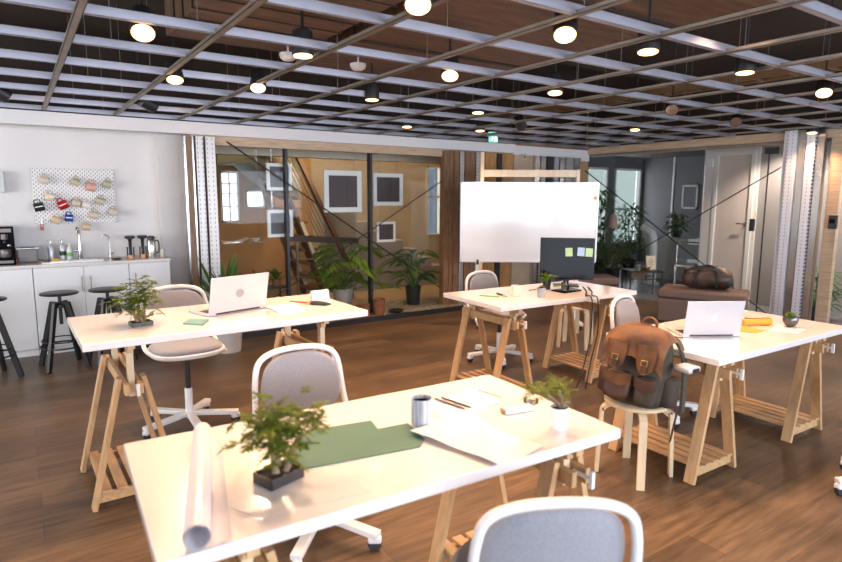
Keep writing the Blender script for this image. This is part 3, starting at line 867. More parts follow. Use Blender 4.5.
o = MB().lathe([(.0, .0), (.035, 0), (.04, .01), (.042, .045), (.040, .047), (.034, .02)], seg=20).build('copper_cup', mat('copper', (.55, .24, .10), .3, .7), smooth=True, loc=on_top(14.5, 7.05)); tag(o, 'small copper cup between coffee machine and toaster', 'cup')
o = MB().span((-.06, -.05, 0), (.06, .05, .022)).build('wooden_tray', M_['wood_warm'], bevel=.004, loc=on_top(43.5, 7.02)); tag(o, 'little wooden tray at the left end of the sink', 'tray')


def press(label, u, y, tilt):
    r = thing('coffee_press', label, 'coffee press', on_top(u, y), (0, 0, tilt), 'coffee presses on the counter')
    MB().lathe([(.038, .004), (.038, .12), (.036, .12), (.036, .006), (0, .006)], seg=20).build('jar', M_['glass_clear'], r, smooth=True)
    MB().cyl((0, 0, 0), .04, .035, 20).build('base', mat('copper_base', (.50, .25, .13), .35, .5) if 'copper_base' not in bpy.data.materials else bpy.data.materials['copper_base'], r, smooth=True)
    MB().lathe([(.016, .036), (.017, .19), (.022, .20)], seg=16).build('plunger', M_['black'], r, smooth=True)
    MB().lathe([(.02, .20), (.05, .215), (.052, .235), (.04, .24), (0, .24)], seg=20).build('funnel', M_['black'], r, smooth=True)
    return r


press('black funnel coffee press nearer the thin tap', 130.5, 7.02, 0)
press('black funnel coffee press beside the steel flask', 143, 7.05, .4)
c = thing('vacuum_flask', 'shiny steel vacuum flask at the right end of the counter', 'flask', on_top(151.5, 7.0))
MB().lathe([(.042, 0), (.044, .01), (.044, .19), (.036, .205)], seg=24).build('body', M_['mirror'], c, smooth=True)
MB().lathe([(.036, .205), (.036, .225), (.02, .235), (0, .236)], seg=20).bar((0, .02, .225), (.05, .02, .21), .02, .012).build('lid', M_['black'], c, smooth=True)
MB().tube(smooth_path([(.044, 0, .18), (.075, 0, .17), (.075, 0, .06), (.044, 0, .05)], 5), .007, 8).build('handle', M_['black'], c, smooth=True)
o = MB().lathe([(0, 0), (.028, 0), (.034, .085), (.0335, .086), (.03, .08), (.025, .006), (0, .006)], seg=20).build('tumbler', M_['ceramic_cream'], smooth=True, loc=on_top(161.5, 7.03)); tag(o, 'cream tumbler at the far right end of the counter', 'tumbler')
o = MB().lathe([(.03, 0), (.05, .012), (.052, .016), (0, .01)], seg=20).build('saucer', M_['black'], smooth=True, loc=on_top(116, 6.95)); tag(o, 'small dark dish on the counter by the thin tap', 'dish')

# ------------------------------------------------------------------ pegboard with mugs
YP = YK - .03
q0, q1 = at(30.5, 168, y=YP), at(117, 226, y=YP)
pb = thing('pegboard', 'white perforated pegboard on the kitchen wall hung with mugs', 'pegboard', ((q0.x + q1.x) / 2, YP, (q0.z + at(31, 224, y=YP).z) / 2))
PW, PH = q1.x - q0.x, q0.z - at(31, 224, y=YP).z
MB().box((0, .006, 0), (PW, .012, PH)).build('panel', slot_mat('pegboard_white', (.80, .78, .76), (.12, .11, .11), .04, .04, .20, .42), pb, bevel=.003)
MB().span((-PW / 2 + .03, .012, PH / 2 - .06), (-PW / 2 + .06, .029, PH / 2 - .03)).span((PW / 2 - .06, .012, PH / 2 - .06), (PW / 2 - .03, .029, PH / 2 - .03)).build('spacer', M_['white_plastic'], pb)
mugs = [('cream', 44, 180, 'cream mug on the top left of the pegboard', 15), ('cream2', 75, 182, 'pale olive mug on the top row, left of the pink mug', 20), ('pink', 91, 187, 'pink mug on the top row of the pegboard', 12), ('olive', 107, 184, 'olive mug at the top right of the pegboard', 18),
        ('spots', 49, 197, 'spotted yellow mug under the top left mug', 0), ('blackm', 39, 207, 'black mug with a white band at the left edge of the pegboard', -12), ('red', 63, 205, 'glossy red mug in the middle of the pegboard', -25), ('cream', 76, 203, 'cream mug right of the red mug', 15), ('white', 86, 205, 'small white mug right of the red and cream mugs', 10), ('cream2', 100, 201, 'pale olive mug right of centre under the pink mug', 20),
        ('sand', 56, 220, 'tan mug low on the pegboard left of the blue mug', 20), ('blue', 69, 218, 'blue mug with a pale band low on the pegboard', 5), ('cream', 94, 215, 'cream mug in the bottom row right of the tap', 15), ('cream', 113, 212, 'cream mug at the lower right corner of the pegboard', 15), ('sand', 86, 227, 'tan mug hanging just below the pegboard edge by the tap', 8)]
mc = {'cream': (.62, .53, .40), 'cream2': (.50, .45, .30), 'pink': (.66, .36, .29), 'olive': (.44, .42, .28), 'spots': (.72, .55, .30), 'blackm': (.02, .02, .02), 'red': (.45, .012, .015), 'white': (.78, .72, .66), 'sand': (.66, .52, .34), 'blue': (.03, .07, .32)}
mmat = {}
for k_, c_ in mc.items():
    mmat[k_] = mat('mug_' + k_, c_, .25, noise=1 if k_ == 'spots' else 0, scale=70, color2=(.82, .78, .7) if k_ == 'spots' else None)
band = mat('pale_band', (.75, .76, .78), .3)
for key, u, v, lab, ang in mugs:
    p = at(u, v, y=YP - .05)
    lo = v > 225
    mg = thing('mug', lab, 'mug', p, (0, math.radians(ang), 0), 'mugs on the pegboard')
    R = rotx(0) @ roty(math.radians(90))
    # mug lies on its side: axis along x, handle up on the hook
    s_ = 1.12 if key in ('red', 'blackm', 'pink') else .95
    MB().lathe([(0, -.04 * s_), (.034 * s_, -.04 * s_), (.039 * s_, -.034 * s_), (.040 * s_, .04 * s_), (.037 * s_, .04 * s_), (.035 * s_, -.03 * s_), (0, -.032 * s_)], seg=22, R=R).build('cup', mmat[key], mg, smooth=True)
    MB().tube(smooth_path([(-.022 * s_, 0, .036 * s_), (-.024 * s_, 0, .062 * s_), (.014 * s_, 0, .064 * s_), (.022 * s_, 0, .036 * s_)], 5), .005, 8).build('handle', mmat[key], mg, smooth=True)
    if key in ('blackm', 'blue', 'red'):
        MB().box((0, -.0395 * s_, .004), (.062 * s_, .004, .010)).build('band', band, mg, bevel=.001)
    hk = MB().tube([(0, .049, .058 * s_), (0, .0, .056 * s_), (0, -.012, .066 * s_)], .003, 6).build('hook', M_['white_metal'], pb)
    hk.location = p - pb.location
sc_ = thing('scissors', 'red handled scissors hanging at the lower left of the pegboard', 'scissors', at(42, 226, y=YP - .012))
redp = mat('red_plastic', (.5, .02, .02), .35)
MB().tube([(.012 * math.cos(a) - .0, 0, .012 * math.sin(a) * 1.6) for a in [2 * PI * k / 14 for k in range(14)]], .005, 6, closed=True).box((0, 0, -.03), (.03, .01, .03)).build('grip', redp, sc_, smooth=True)
MB().bar((0, 0, .015), (.0, 0, .075), .008, .004).build('blade', M_['steel'], sc_)
sh = thing('wall_shelf', 'edge of a pale shelf box at the far left edge on the kitchen wall', 'shelf', at(-3, 182, y=YK - .06))
MB().span((-.2, -.055, -.10), (.06, .055, .10)).build('body', mat('pale_green_grey', (.62, .64, .60), .5), sh, bevel=.004)

# ------------------------------------------------------------------ plants
rp = random.Random(11)


def frond(mb, base, d, L, n=9, lw=.022, droop=.5):
    """a fern frond: pairs of leaflets along an arching rib"""
    d = V(d).normalized(); side = d.cross(V((0, 0, 1)))
    if side.length < .05: side = V((1, 0, 0))
    side.normalize()
    for i in range(n):
        t = (i + 1) / n
        p = V(base) + d * L * t - V((0, 0, 1)) * droop * L * t * t
        l = lw * (1.15 - t * .8)
        for s_ in (-1, 1):
            dd = (d * .55 + side * s_ + V((0, 0, rp.uniform(-.25, .35)))).normalized()
            mb.leaf(p, dd, l * 1.5, l * .62, .25, n=2, fold=.15)
    mb.tube([V(base) + d * L * t - V((0, 0, 1)) * droop * L * t * t for t in (0, .35, .7, 1)], .0012, 4)


def bonsai(label, p, h, spread, tray, nf=46, rot=0.0):
    r = thing('bonsai_plant', label, 'plant', p, rot)
    tw, td, th = tray
    t = MB().span((-tw / 2, -td / 2, .004), (tw / 2, td / 2, .008))
    for a, b in (((-tw / 2, -td / 2), (tw / 2, -td / 2 + .006)), ((-tw / 2, td / 2 - .006), (tw / 2, td / 2)), ((-tw / 2, -td / 2), (-tw / 2 + .006, td / 2)), ((tw / 2 - .006, -td / 2), (tw / 2, td / 2))):
        t.span((a[0], a[1], .0), (b[0], b[1], th))
    t.build('tray', mat('dark_tray', (.035, .03, .03), .35) if 'dark_tray' not in bpy.data.materials else bpy.data.materials['dark_tray'], r, bevel=.002)
    MB().grid(lambda u, v: ((u - .5) * (tw - .012), (v - .5) * (td - .012), th * .75 + .012 * math.sin(PI * u) * math.sin(PI * v)), 8, 6, .01).build('soil', M_['soil'], r, smooth=True)
    tr = MB(); tips = []
    for k in range(6):
        a = 2 * PI * k / 6 + rp.uniform(-.4, .4); q = V((math.cos(a) * tw * .16, math.sin(a) * td * .2, th * .7)); z = h * rp.uniform(.34, .62)
        e_ = V((math.cos(a) * spread * rp.uniform(.10, .28), math.sin(a) * spread * rp.uniform(.10, .24), z))
        mid = (q + e_) / 2 + V((rp.uniform(-.02, .02), rp.uniform(-.02, .02), .0))
        tr.tube(smooth_path([q, mid, e_], 4), .008, 7, rs=[.0095 - .0006 * i for i in range(9)]); tips.append(e_)
    tr.build('trunk', M_['bark'], r, smooth=70)
    lf = MB()
    for k in range(nf):
        b = tips[k % 6]
        c_ = b + V((rp.gauss(0, .12) * spread, rp.gauss(0, .12) * spread, rp.gauss(.14, .13) * h))
        a = rp.uniform(0, 2 * PI); el = rp.uniform(-.5, 1.0)
        d = V((math.cos(a) * math.cos(el), math.sin(a) * math.cos(el), math.sin(el)))
        frond(lf, c_, d, spread * rp.uniform(.12, .25), 7, .019 * spread / .3, rp.uniform(.1, .6))
    lf.build('foliage', M_['leaf'], r)
    return r


bonsai('fern bonsai in a black tray on the nearest desk beside the rolled plans', at(279, 480, z=TF), .24, .30, (.115, .085, .032), 135, .3)
bonsai('fern bonsai on a flat dark tray at the corner of the tall desk', at(141, 325, z=TL), .26, .31, (.105, .075, .022), 130, .1)


def pot_mesh(r0, r1, h, t=.006): return [(0, 0), (r0, 0), (r1, h), (r1 - t, h), (r0 - t, t), (0, t)]


def potted(name, label, p, r0, r1, h, pm, soil=True):
    r = thing(name, label, 'plant', p)
    MB().lathe(pot_mesh(r0, r1, h, max(.004, r1 * .07)), seg=26).build('pot', pm, r, smooth=True)
    if soil: MB().lathe([(0, h * .86), (r1 * .9, h * .86), (r1 * .88, h * .7)], seg=20).build('soil', M_['soil'], r, smooth=True)
    return r


wp = potted('potted_bonsai', 'small plant in a white pot at the right end of the nearest desk', at(558.5, 427, z=TF), .030, .034, .075, M_['white_plastic'])
tr = MB(); lf = MB()
for k in range(5):
    a = k * 1.3; e_ = V((-.04 + .05 * math.cos(a) - .02 * k * .5, .05 * math.sin(a), .118 + .012 * k))
    tr.tube(smooth_path([(0, 0, .06), V((.01 * math.cos(a), .01 * math.sin(a), .085)), e_], 3), .004, 6)
    for j in range(8):
        b = rp.uniform(0, 6.28); el = rp.uniform(-.1, 1.0); frond(lf, e_, (math.cos(b) * math.cos(el), math.sin(b) * math.cos(el), math.sin(el)), rp.uniform(.06, .10), 7, .016, .35)
tr.tube(smooth_path([(0, 0, .06), (.03, 0, .085), (.045, -.005, .082)], 4), .005, 6)
tr.build('trunk', M_['bark'], wp, smooth=70); lf.build('foliage', M_['leaf'], wp)

gp = potted('potted_succulent', 'tiny reddish succulent in a blue grey pot in front of the monitor', at(541, 297, z=TC), .029, .036, .075, mat('blue_grey_pot', (.30, .34, .38), .6))
lf = MB()
for k in range(26):
    a = k * 2.4; el = rp.uniform(.2, 1.3); lf.leaf((0, 0, .066), (math.cos(a) * math.cos(el), math.sin(a) * math.cos(el), math.sin(el)), .042, .016, .2, n=3)
lf.build('leaves', mat('red_green_succulent', (.24, .16, .06), .5, noise=1, color2=(.12, .16, .04), scale=30), gp)
mp = potted('potted_plant', 'small bright leaved plant at the left foot of the monitor', at(546.5, 289, z=TC), .03, .038, .06, M_['black'])
lf = MB()
for k in range(22):
    a = rp.uniform(0, 6.28); el = rp.uniform(.3, 1.4); lf.leaf((0, 0, .05 + .05 * rp.random()), (math.cos(a) * math.cos(el), math.sin(a) * math.cos(el), math.sin(el)), rp.uniform(.07, .13), .04, .4, n=4)
lf.build('leaves', M_['leaf_bright'], mp)
bp_ = potted('potted_plant', 'spiky green plant in a dark glass bowl on the laptop desk', at(790, 327, z=TR), .02, .02, .01, M_['black'], False)
MB().lathe([(0, .012), (.03, .012), (.044, .03), (.047, .05), (.04, .07), (.036, .07), (.04, .05), (.036, .03), (0, .022)], seg=26).build('bowl', mat('smoked_glass', (.06, .055, .05), .08, coat=.5), bp_, smooth=True)
MB().lathe([(0, .066), (.034, .064), (.02, .05)], seg=18).build('soil', M_['soil'], bp_, smooth=True)
lf = MB()
for k in range(60):
    a = rp.uniform(0, 6.28); el = rp.uniform(.4, 1.5); lf.leaf((rp.uniform(-.02, .02), rp.uniform(-.02, .02), .064), (math.cos(a) * math.cos(el), math.sin(a) * math.cos(el), math.sin(el)), rp.uniform(.03, .055), .010, .2, n=3)
lf.build('leaves', M_['leaf_bright'], bp_)

# big planter with strappy leaves in front of the glass, left
gpm = mat('pale_grey_planter', (.50, .47, .44), .7, noise=.12, scale=8)
pl = potted('potted_yucca', 'strap leaved plant in a tall pale grey planter behind the silver laptop', (1.70, 6.02, 0), .13, .165, .42, gpm)
lf = MB()
for k in range(44):
    a = rp.uniform(0, 6.28); el = rp.uniform(.5, 1.5); lf.leaf((rp.uniform(-.04, .04), rp.uniform(-.04, .04), .40), (math.cos(a) * math.cos(el), math.sin(a) * math.cos(el), math.sin(el)), rp.uniform(.45, .72), .05, rp.uniform(.05, .4), n=6)
lf.build('leaves', M_['leaf_deep'], pl)

# philodendron with fingered leaves
ph = potted('philodendron', 'fingered leaf philodendron in a grey pot behind the back glass', (at(343, 300, y=7.12).x, 7.12, .05), .11, .135, .30, gpm)
lf = MB(); stm = MB()
for k in range(26):
    a = rp.uniform(0, 6.28); rr = rp.uniform(.10, .46); z = rp.uniform(.34, .90); e_ = V((math.cos(a) * rr * 1.05 + .06, math.sin(a) * rr * .42, z))
    stm.tube(smooth_path([(0, 0, .26), (e_.x * .35, e_.y * .35, z * .8), e_], 4), .005, 5)
    d = (V((math.cos(a), math.sin(a) * .6, rp.uniform(-.35, .15)))).normalized(); sd = d.cross(V((0, 0, 1))).normalized()
    Lf = rp.uniform(.24, .34)
    for i in range(7):
        t = i / 6; b = e_ + d * Lf * t * .8 - V((0, 0, 1)) * .18 * Lf * t * t
        for s_ in (-1, 1): lf.leaf(b, d * (.35 + t * .9) + sd * s_ * (1.0 - t * .5), Lf * (.52 - .2 * t), Lf * .17, .35, n=3)
    lf.leaf(e_ + d * Lf * .7, d, Lf * .4, Lf * .14, .4, n=3)
stm.build('stems', M_['leaf_deep'], ph, smooth=70); lf.build('leaves', M_['leaf_bright'], ph)
rb = potted('rubber_plant', 'broad leaved plant in a black pot behind the back glass', (at(413, 300, y=7.0).x, 7.0, .05), .09, .115, .26, M_['black'])
lf = MB(); stm = MB()
for k in range(38):
    a = rp.uniform(0, 6.28); z = rp.uniform(.28, .78); rr = rp.uniform(.05, .24); e_ = V((math.cos(a) * rr, math.sin(a) * rr * .7, z)); el = rp.uniform(-.2, .6)
    stm.tube([(0, 0, .22), (e_.x * .4, e_.y * .4, z * .7), e_], .005, 5)
    lf.leaf(e_, (math.cos(a) * math.cos(el), math.sin(a) * math.cos(el) * .8, math.sin(el)), rp.uniform(.24, .38), .12, .4, n=5)
stm.build('stems', M_['leaf_deep'], rb, smooth=70); lf.build('leaves', M_['leaf_deep'], rb)
terr = mat('terracotta', (.30, .12, .06), .75, noise=.35, scale=14)
for lab, u, r_, h_ in (('smaller terracotta pot left of the black post in the pebbles', 364, .075, .16), ('larger terracotta pot right of the black post in the pebbles', 379, .085, .21)):
    o = MB().lathe([(0, 0), (r_ * .85, 0), (r_, h_ * .5), (r_ * .9, h_ * .86), (r_ * .98, h_ * .9), (r_ * .98, h_), (r_ * .82, h_), (r_ * .75, h_ * .3), (0, h_ * .25)], seg=22).build('clay_pot', terr, smooth=45, loc=(at(u, 300, y=6.62).x, 6.62, .04))
    tag(o, lab, 'pot', 'terracotta pots in the pebbles')
o = MB().lathe([(0, 0), (.08, 0), (.11, .03), (.10, .03), (.07, .01), (0, .01)], seg=22).build('dish', M_['black'], smooth=True, loc=(at(396, 305, y=6.64).x, 6.64, .045)); tag(o, 'flat black dish lying in the pebbles beside the clay pots', 'dish')

# plant rack behind the glass, left
ra, rb_ = at(196, 290, y=7.15).x + .15, at(287, 290, y=7.15).x - .03
rk = thing('plant_rack', 'black metal rack of plants behind the back glass, beside the slotted studs', 'rack', (ra, 7.15, 0))
rw = rb_ - ra; zs = at(250, 288, y=7.15).z
MB().span((0, -.14, zs - .02), (rw, .14, zs)).build('shelf', M_['black'], rk)
MB().span((0, -.13, .22), (rw, .13, .235)).build('shelf', M_['black'], rk)
for x in (0, rw - .02):
    for y in (-.14, .12): MB().span((x, y, 0.035), (x + .02, y + .02, zs - .021)).build('leg', M_['black'], rk)
brm = leaf_mat('bromeliad_leaf', (.16, .22, .05), (.35, .10, .04), 9)
for k, (fx, lab, lm) in enumerate(((.10, 'reddish bromeliad at the left end of the plant rack', brm), (.36, 'green bromeliad second on the plant rack', M_['leaf_deep']), (.62, 'red tipped bromeliad third on the plant rack', brm), (.88, 'leafy green plant at the right end of the plant rack', M_['leaf']))):
    q = potted('potted_bromeliad', lab, (ra + rw * fx, 7.13, zs + .0005), .05, .065, .09, terr if k % 2 else M_['black'])
    q['group'] = 'plants on the rack'
    lf = MB()
    for i in range(34):
        a = rp.uniform(0, 6.28); el = rp.uniform(.0, 1.4); lf.leaf((rp.uniform(-.02, .02), rp.uniform(-.02, .02), .08), (math.cos(a) * math.cos(el), math.sin(a) * math.cos(el) * .8, math.sin(el)), rp.uniform(.16, .30), .035, rp.uniform(.2, .6), n=4)
    lf.build('leaves', lm, q)
q = thing('reflection_shelf', 'invented glass shelf above the plant rack, carrying shapes that stand for reflections', 'shelf', (at(232, 238, y=7.2).x, 7.2, at(232, 243, y=7.2).z))  # made-up shelf, carries shapes that stand for reflections in the glass
MB().span((-.36, -.09, 0), (.36, .09, .008)).build('plate', M_['glass_clear'], q)
for x in (-.33, .33): MB().bar((x, 0, .008), (x, 0, 2.7 - q.location.z), .003, .003).build('cord', M_['steel'], q)
o = MB().grid(lambda u, v: ((u - .5) * .34, (v - .5) * .12, .035 + .09 * (u - .35) ** 2), 10, 4, .012).build('wooden_tray', mat('orange_reflection', (.62, .25, .06), .4), smooth=50, loc=q.location + V((.02, 0, -.0142))); tag(o, 'curved orange shape standing for a reflection in the back glass', 'tray')  # tray invented to stand for an orange reflection
for lab, dx in (('pale bowl shape standing for a reflection, left of the orange one', -.27), ('pale bowl shape standing for a reflection, right of the orange one', .28)):
    o = MB().lathe([(0, 0), (.03, 0), (.06, .04), (.055, .04), (.026, .008), (0, .008)], seg=20).build('bowl', M_['ceramic_cream'], smooth=True, loc=q.location + V((dx, 0, .0085))); tag(o, lab, 'bowl', 'pale shapes standing for reflections')  # bowls made up for the pale blurs of that reflection

# framed dark panels hung behind the glass
pm = mat('plum_brown_panel', (.075, .045, .05), .55, noise=.2, scale=30)
pm2 = mat('plum_grey_panel', (.13, .115, .14), .55, noise=.2, scale=30)
yfm = YB + .13
for (a, b, c, d), lab, m_ in (((266, 163, 292, 190.5), 'square white frame with a grey panel, upper of the left pair behind the glass', pm2), ((267, 210, 293, 236.5), 'square white frame with a grey panel, lower of the left pair behind the glass', pm2),
                              ((323.5, 170, 361.5, 212), 'largest white frame with a plum panel in the middle of the glass', pm), ((373, 173, 402.5, 205.5), 'white framed plum panel high right of the second black post', pm), ((376.5, 222, 395, 241.5), 'smallest white framed plum panel hung low by the second black post', pm)):
    p, q = at(a, b, y=yfm), at(c, d, y=yfm); w, h = q.x - p.x, p.z - q.z
    r = thing('hanging_picture', lab, 'frame', ((p.x + q.x) / 2, yfm, (p.z + q.z) / 2), 0, 'framed panels behind the glass')
    t = min(w, h) * .12
    f = MB().span((-w / 2, -.012, h / 2 - t), (w / 2, .012, h / 2)).span((-w / 2, -.012, -h / 2), (w / 2, .012, -h / 2 + t)).span((-w / 2, -.012, -h / 2 + t), (-w / 2 + t, .012, h / 2 - t)).span((w / 2 - t, -.012, -h / 2 + t), (w / 2, .012, h / 2 - t))
    f.build('frame', M_['white_plastic'], r)
    pn = MB().span((-w / 2 + t, -.004, -h / 2 + t), (w / 2 - t, .004, h / 2 - t)).build('panel', m_, r)
    MB().span((-w / 2 + t, -.006, .12 * h), (w / 2 - t, -.004, .12 * h + .006)).span((.08 * w, -.006, -h / 2 + t), (.08 * w + .005, -.004, h / 2 - t)).build('seam', M_['black'], pn)
    ct_ = {210: at(266, 190.5, y=yfm).z, 222: at(373, 205.5, y=yfm).z}.get(b, 2.72) - (p.z + q.z) / 2
    for s_ in (-.3, .3): MB().bar((s_ * w, 0, h / 2), (s_ * w, 0, ct_), .004, .004).build('cord', M_['steel'], r)

# red crate and dark box on the floor by the cabinets
p = at(186, 350, z=0)
r = thing('plastic_crate', 'small red crate on the floor behind the swivel chair of the tall desk', 'crate', (p.x - .02, 6.42, 0))
MB().span((-.16, -.12, 0), (.16, .12, .01)).span((-.16, -.12, 0), (.16, -.11, .17)).span((-.16, .11, 0), (.16, .12, .17)).span((-.16, -.12, 0), (-.15, .12, .17)).span((.15, -.12, 0), (.16, .12, .17)).build('body', redp, r, bevel=.003)
MB().span((-.165, -.125, .15), (.165, -.119, .18)).span((-.165, .119, .15), (.165, .125, .18)).build('rim', redp, r)
MB().span((-.13, -.09, .012), (.13, .09, .13)).build('lining', M_['paper'], r, bevel=.01)
r = thing('storage_box', 'dark box on the floor left of the red crate', 'box', (p.x - .36, 6.62, 0))
MB().span((-.15, -.11, 0), (.15, .11, .16)).build('body', M_['black'], r, bevel=.005)
MB().span((-.155, -.115, .16), (.155, .115, .185)).build('lid', mat('grey_lid', (.14, .14, .16), .5), r, bevel=.004)


# ------------------------------------------------------------------ laptops
def laptop(label, pl, pr, h, tilt, logo):
    pl, pr = V(pl), V(pr); ax = pr - pl; w = ax.length; a = math.atan2(ax.y, ax.x)
    r = thing('laptop', label, 'laptop', (pl + pr) / 2, a)
    b = MB().span((-w / 2, .004, .002), (w / 2, h + .004, .014)).build('base', M_['alu'], r, bevel=.003)
    MB().span((-w / 2 + .02, .05, .014), (w / 2 - .02, .14, .0155)).build('keyboard', M_['black'], b)
    MB().span((-.05, .15, .014), (.05, h - .01, .0148)).build('trackpad', M_['alu'], b)
    for sx in (-1, 1):
        for y in (.02, h - .02): MB().cyl((sx * (w / 2 - .02), y, 0), .006, .003, 10).build('foot', M_['rubber'], b)
    R = rotx(math.radians(tilt))
    lid = MB().box(R @ V((0, 0, h / 2)) + V((0, .004, .014)), (w, .006, h), R).build('lid', M_['alu'], r, bevel=.0025)
    MB().box(R @ V((0, .0034, h / 2)) + V((0, .004, .014)), (w - .015, .001, h - .02), R).build('screen', M_['black_gloss'], lid)
    MB().tube([(-w * .38, .004, .012), (w * .38, .004, .012)], .006, 10).build('hinge', M_['black'], r)
    lg = MB(); Mx = Matrix.Translation(R @ V((0, -.0034, h * .5)) + V((0, .004, .014))) @ R.to_4x4() @ rotx(PI / 2).to_4x4()
    if logo == 'disc':
        lg.prism([(.026 * math.cos(2 * PI * k / 28), .026 * math.sin(2 * PI * k / 28)) for k in range(28)], 0, .0012, Mx)
        for k in range(6):
            a_ = PI * k / 3; lg.box(Mx @ V((.012 * math.cos(a_), .012 * math.sin(a_), .0014)), (.004, .0008, .004))
        mm = mat('grey_emblem', (.33, .31, .31), .5)
    else:
        ol = [(0, .014), (.007, .018), (.014, .016), (.017, .011), (.013, .006), (.013, -.001), (.018, -.006), (.014, -.015), (.008, -.021), (.003, -.020), (0, -.019), (-.003, -.020), (-.008, -.021), (-.014, -.015), (-.018, -.006), (-.018, .006), (-.014, .014), (-.007, .018)]
        lg.prism(ol, 0, .0008, Mx); lg.prism([(0, .019), (.002, .025), (.008, .029), (.007, .023)], 0, .0008, Mx)
        mm = mat('white_emblem', (.9, .9, .92), .12)
    lg.build('emblem', mm, lid)
    return r


laptop('silver laptop with a round grey emblem on the tall desk', at(209, 317.5, z=TL), at(266, 308, z=TL), .215, 12, 'disc')
laptop('silver laptop with a small bright emblem on the desk beside the backpack', at(683, 337.5, z=TR), at(739.5, 337, z=TR), .215, 10, 'fruit')


def flat(name, label, cat, pts, z, th, mt, group=None, bevel=0):
    """thin flat thing whose outline is given by pixels on the surface z"""
    P = [at(u, v, z=z) for u, v in pts]; c = sum(P, V()) / len(P); c.z = z + .0006
    o = MB().prism([(p.x - c.x, p.y - c.y) for p in P], 0, th).build(name, mt, bevel=bevel, loc=c)
    return tag(o, label, cat, group)


def stick(name, label, cat, a, b, z, r, mt, tipm=None, f=.2):
    p, q = at(*a, z=z), at(*b, z=z); p.z = q.z = z + r + .0005
    o = thing(name, label, cat, p); d = q - p
    MB().tube([d * 0, d * (1 - f)], r, 8).build('barrel', mt, o, smooth=True)
    MB().tube([d * (1 - f), d * (1 - f * .4), d], r, 8, rs=[r, r * .9, r * .35]).build('tip', tipm or mt, o, smooth=True)
    return o


# tall desk
flat('notepad', 'small teal notepad in front of the silver laptop on the tall desk', 'notepad', [(183, 324.5), (190, 320.6), (209, 320.5), (203, 325.8)], TL, .008, mat('teal_paper', (.13, .30, .30), .6))
nb = flat('notebook', 'open white notebook right of the silver laptop', 'notebook', [(265, 308), (278.5, 313.6), (305, 310.2), (294, 304.2)], TL, .010, M_['paper'])
p = at(290, 303.2, z=TL)
q = at(331, 306, z=TL)
br = thing('paint_brush', 'large brush with a red handle and black bristles on the tall desk', 'brush', (p.x, p.y, TL + .012))
d = q - p; d.z = 0; L = d.length; d.normalize()
MB().tube([d * 0, d * L * .3, d * L * .44], .006, 10, rs=[.003, .006, .006]).build('handle', mat('red_lacquer', (.40, .07, .03), .3), br, smooth=True)
MB().tube([d * L * .44, d * L * .52], .009, 10).build('ferrule', mat('copper_ferrule', (.55, .33, .2), .35, .8), br, smooth=True)
MB().tube([d * L * .52, d * L * .6, d * L * .85, d * L], .012, 10, rs=[.011, .016, .014, .004]).build('bristles', M_['rubber'], br, smooth=True)
p = at(321, 300, z=TL)
cs = thing('card_holder', 'white folded card standing at the back right corner of the tall desk', 'card', p, math.radians(2))
MB().box((0, .004, .032), (.12, .003, .064), rotx(-.25)).box((0, .032, .032), (.12, .003, .064), rotx(.25)).build('card', M_['paper'], cs)

# nearest desk
pa, pb2 = at(198, 551, z=TF), at(203, 441, z=TF)
ro = thing('paper_roll', 'loosely rolled white plan lying at the left end of the nearest desk', 'paper roll', (0, 0, TF + .001))
d = (pb2 - pa); d.z = 0; L = d.length; d.normalize(); sd = V((d.y, -d.x, 0)); R0 = .033


def spiral(u, v):
    base = V((pa.x, pa.y, 0)) + d * (L * u)
    if v < .78:
        t = v / .78; a = -PI / 2 - (1 - t) * 2 * PI * 1.6; r_ = R0 * (.80 + .2 * t)
        c_ = V((0, 0, R0)); return base + sd * (r_ * math.cos(a)) * (1 - .12 * u) + V((0, 0, 1)) * (r_ * math.sin(a)) + c_
    t = (v - .78) / .22
    return base + sd * (t * (.075 - .02 * u)) + V((0, 0, .0005 + .016 * t * t * (1 - .3 * u)))


MB().grid(spiral, 10, 64, .0006).build('sheet', mat('plan_paper', (.74, .70, .72), .35, coat=.3), ro, smooth=60)
flat('cutting_mat', 'dark green cutting mat with a notched back edge on the nearest desk', 'cutting mat', [(282, 474), (300, 433), (371, 421.5), (378, 430), (408, 424), (424, 440), (420, 447.5)], TF, .004, mat('green_mat', (.04, .14, .10), .6, noise=.1, scale=8))
flat('tracing_sheet', 'pale translucent sheet under the fern bonsai on the nearest desk', 'paper', [(222, 505), (240, 470), (345, 478), (372, 492), (258, 518)], TF, .0006, mat('tracing_paper', (.70, .68, .65), .2, coat=.3))
mg = thing('coffee_mug', 'grey mug with vertical brush stripes on the nearest desk', 'mug', at(421.5, 424, z=TF), .6)
sm = mat('striped_glaze', (.68, .67, .66), .75, noise=1, scale=3, stretch=(20, 20, 1.2), color2=(.15, .17, .24))
MB().lathe([(0, 0), (.034, 0), (.037, .008), (.039, .095), (.0375, .098), (.0355, .095), (.033, .01), (0, .008)], seg=28).build('cup', sm, mg, smooth=True)
MB().lathe([(0, .082), (.035, .082)], seg=24).build('coffee', mat('coffee', (.20, .11, .05), .15), mg)
MB().tube(smooth_path([(.037, 0, .08), (.066, 0, .078), (.066, 0, .03), (.036, 0, .022)], 5), .0055, 8).build('handle', sm, mg, smooth=True)
flat('paper_pad', 'white sketch pad under the two dark pencils on the nearest desk', 'paper pad', [(428, 404), (480, 387), (499, 403.5), (446, 423)], TF, .006, M_['paper'])
dk_ = mat('dark_plum_pencil', (.06, .025, .025), .35)
stick('pencil', 'dark pencil lying nearer the striped mug on the sketch pad', 'pencil', (435, 399.7), (465.5, 410.4), TF + .007, .0042, dk_)
stick('pencil', 'dark pencil lying farther from the striped mug on the sketch pad', 'pencil', (441.7, 398.6), (471.8, 408.9), TF + .007, .0042, dk_)
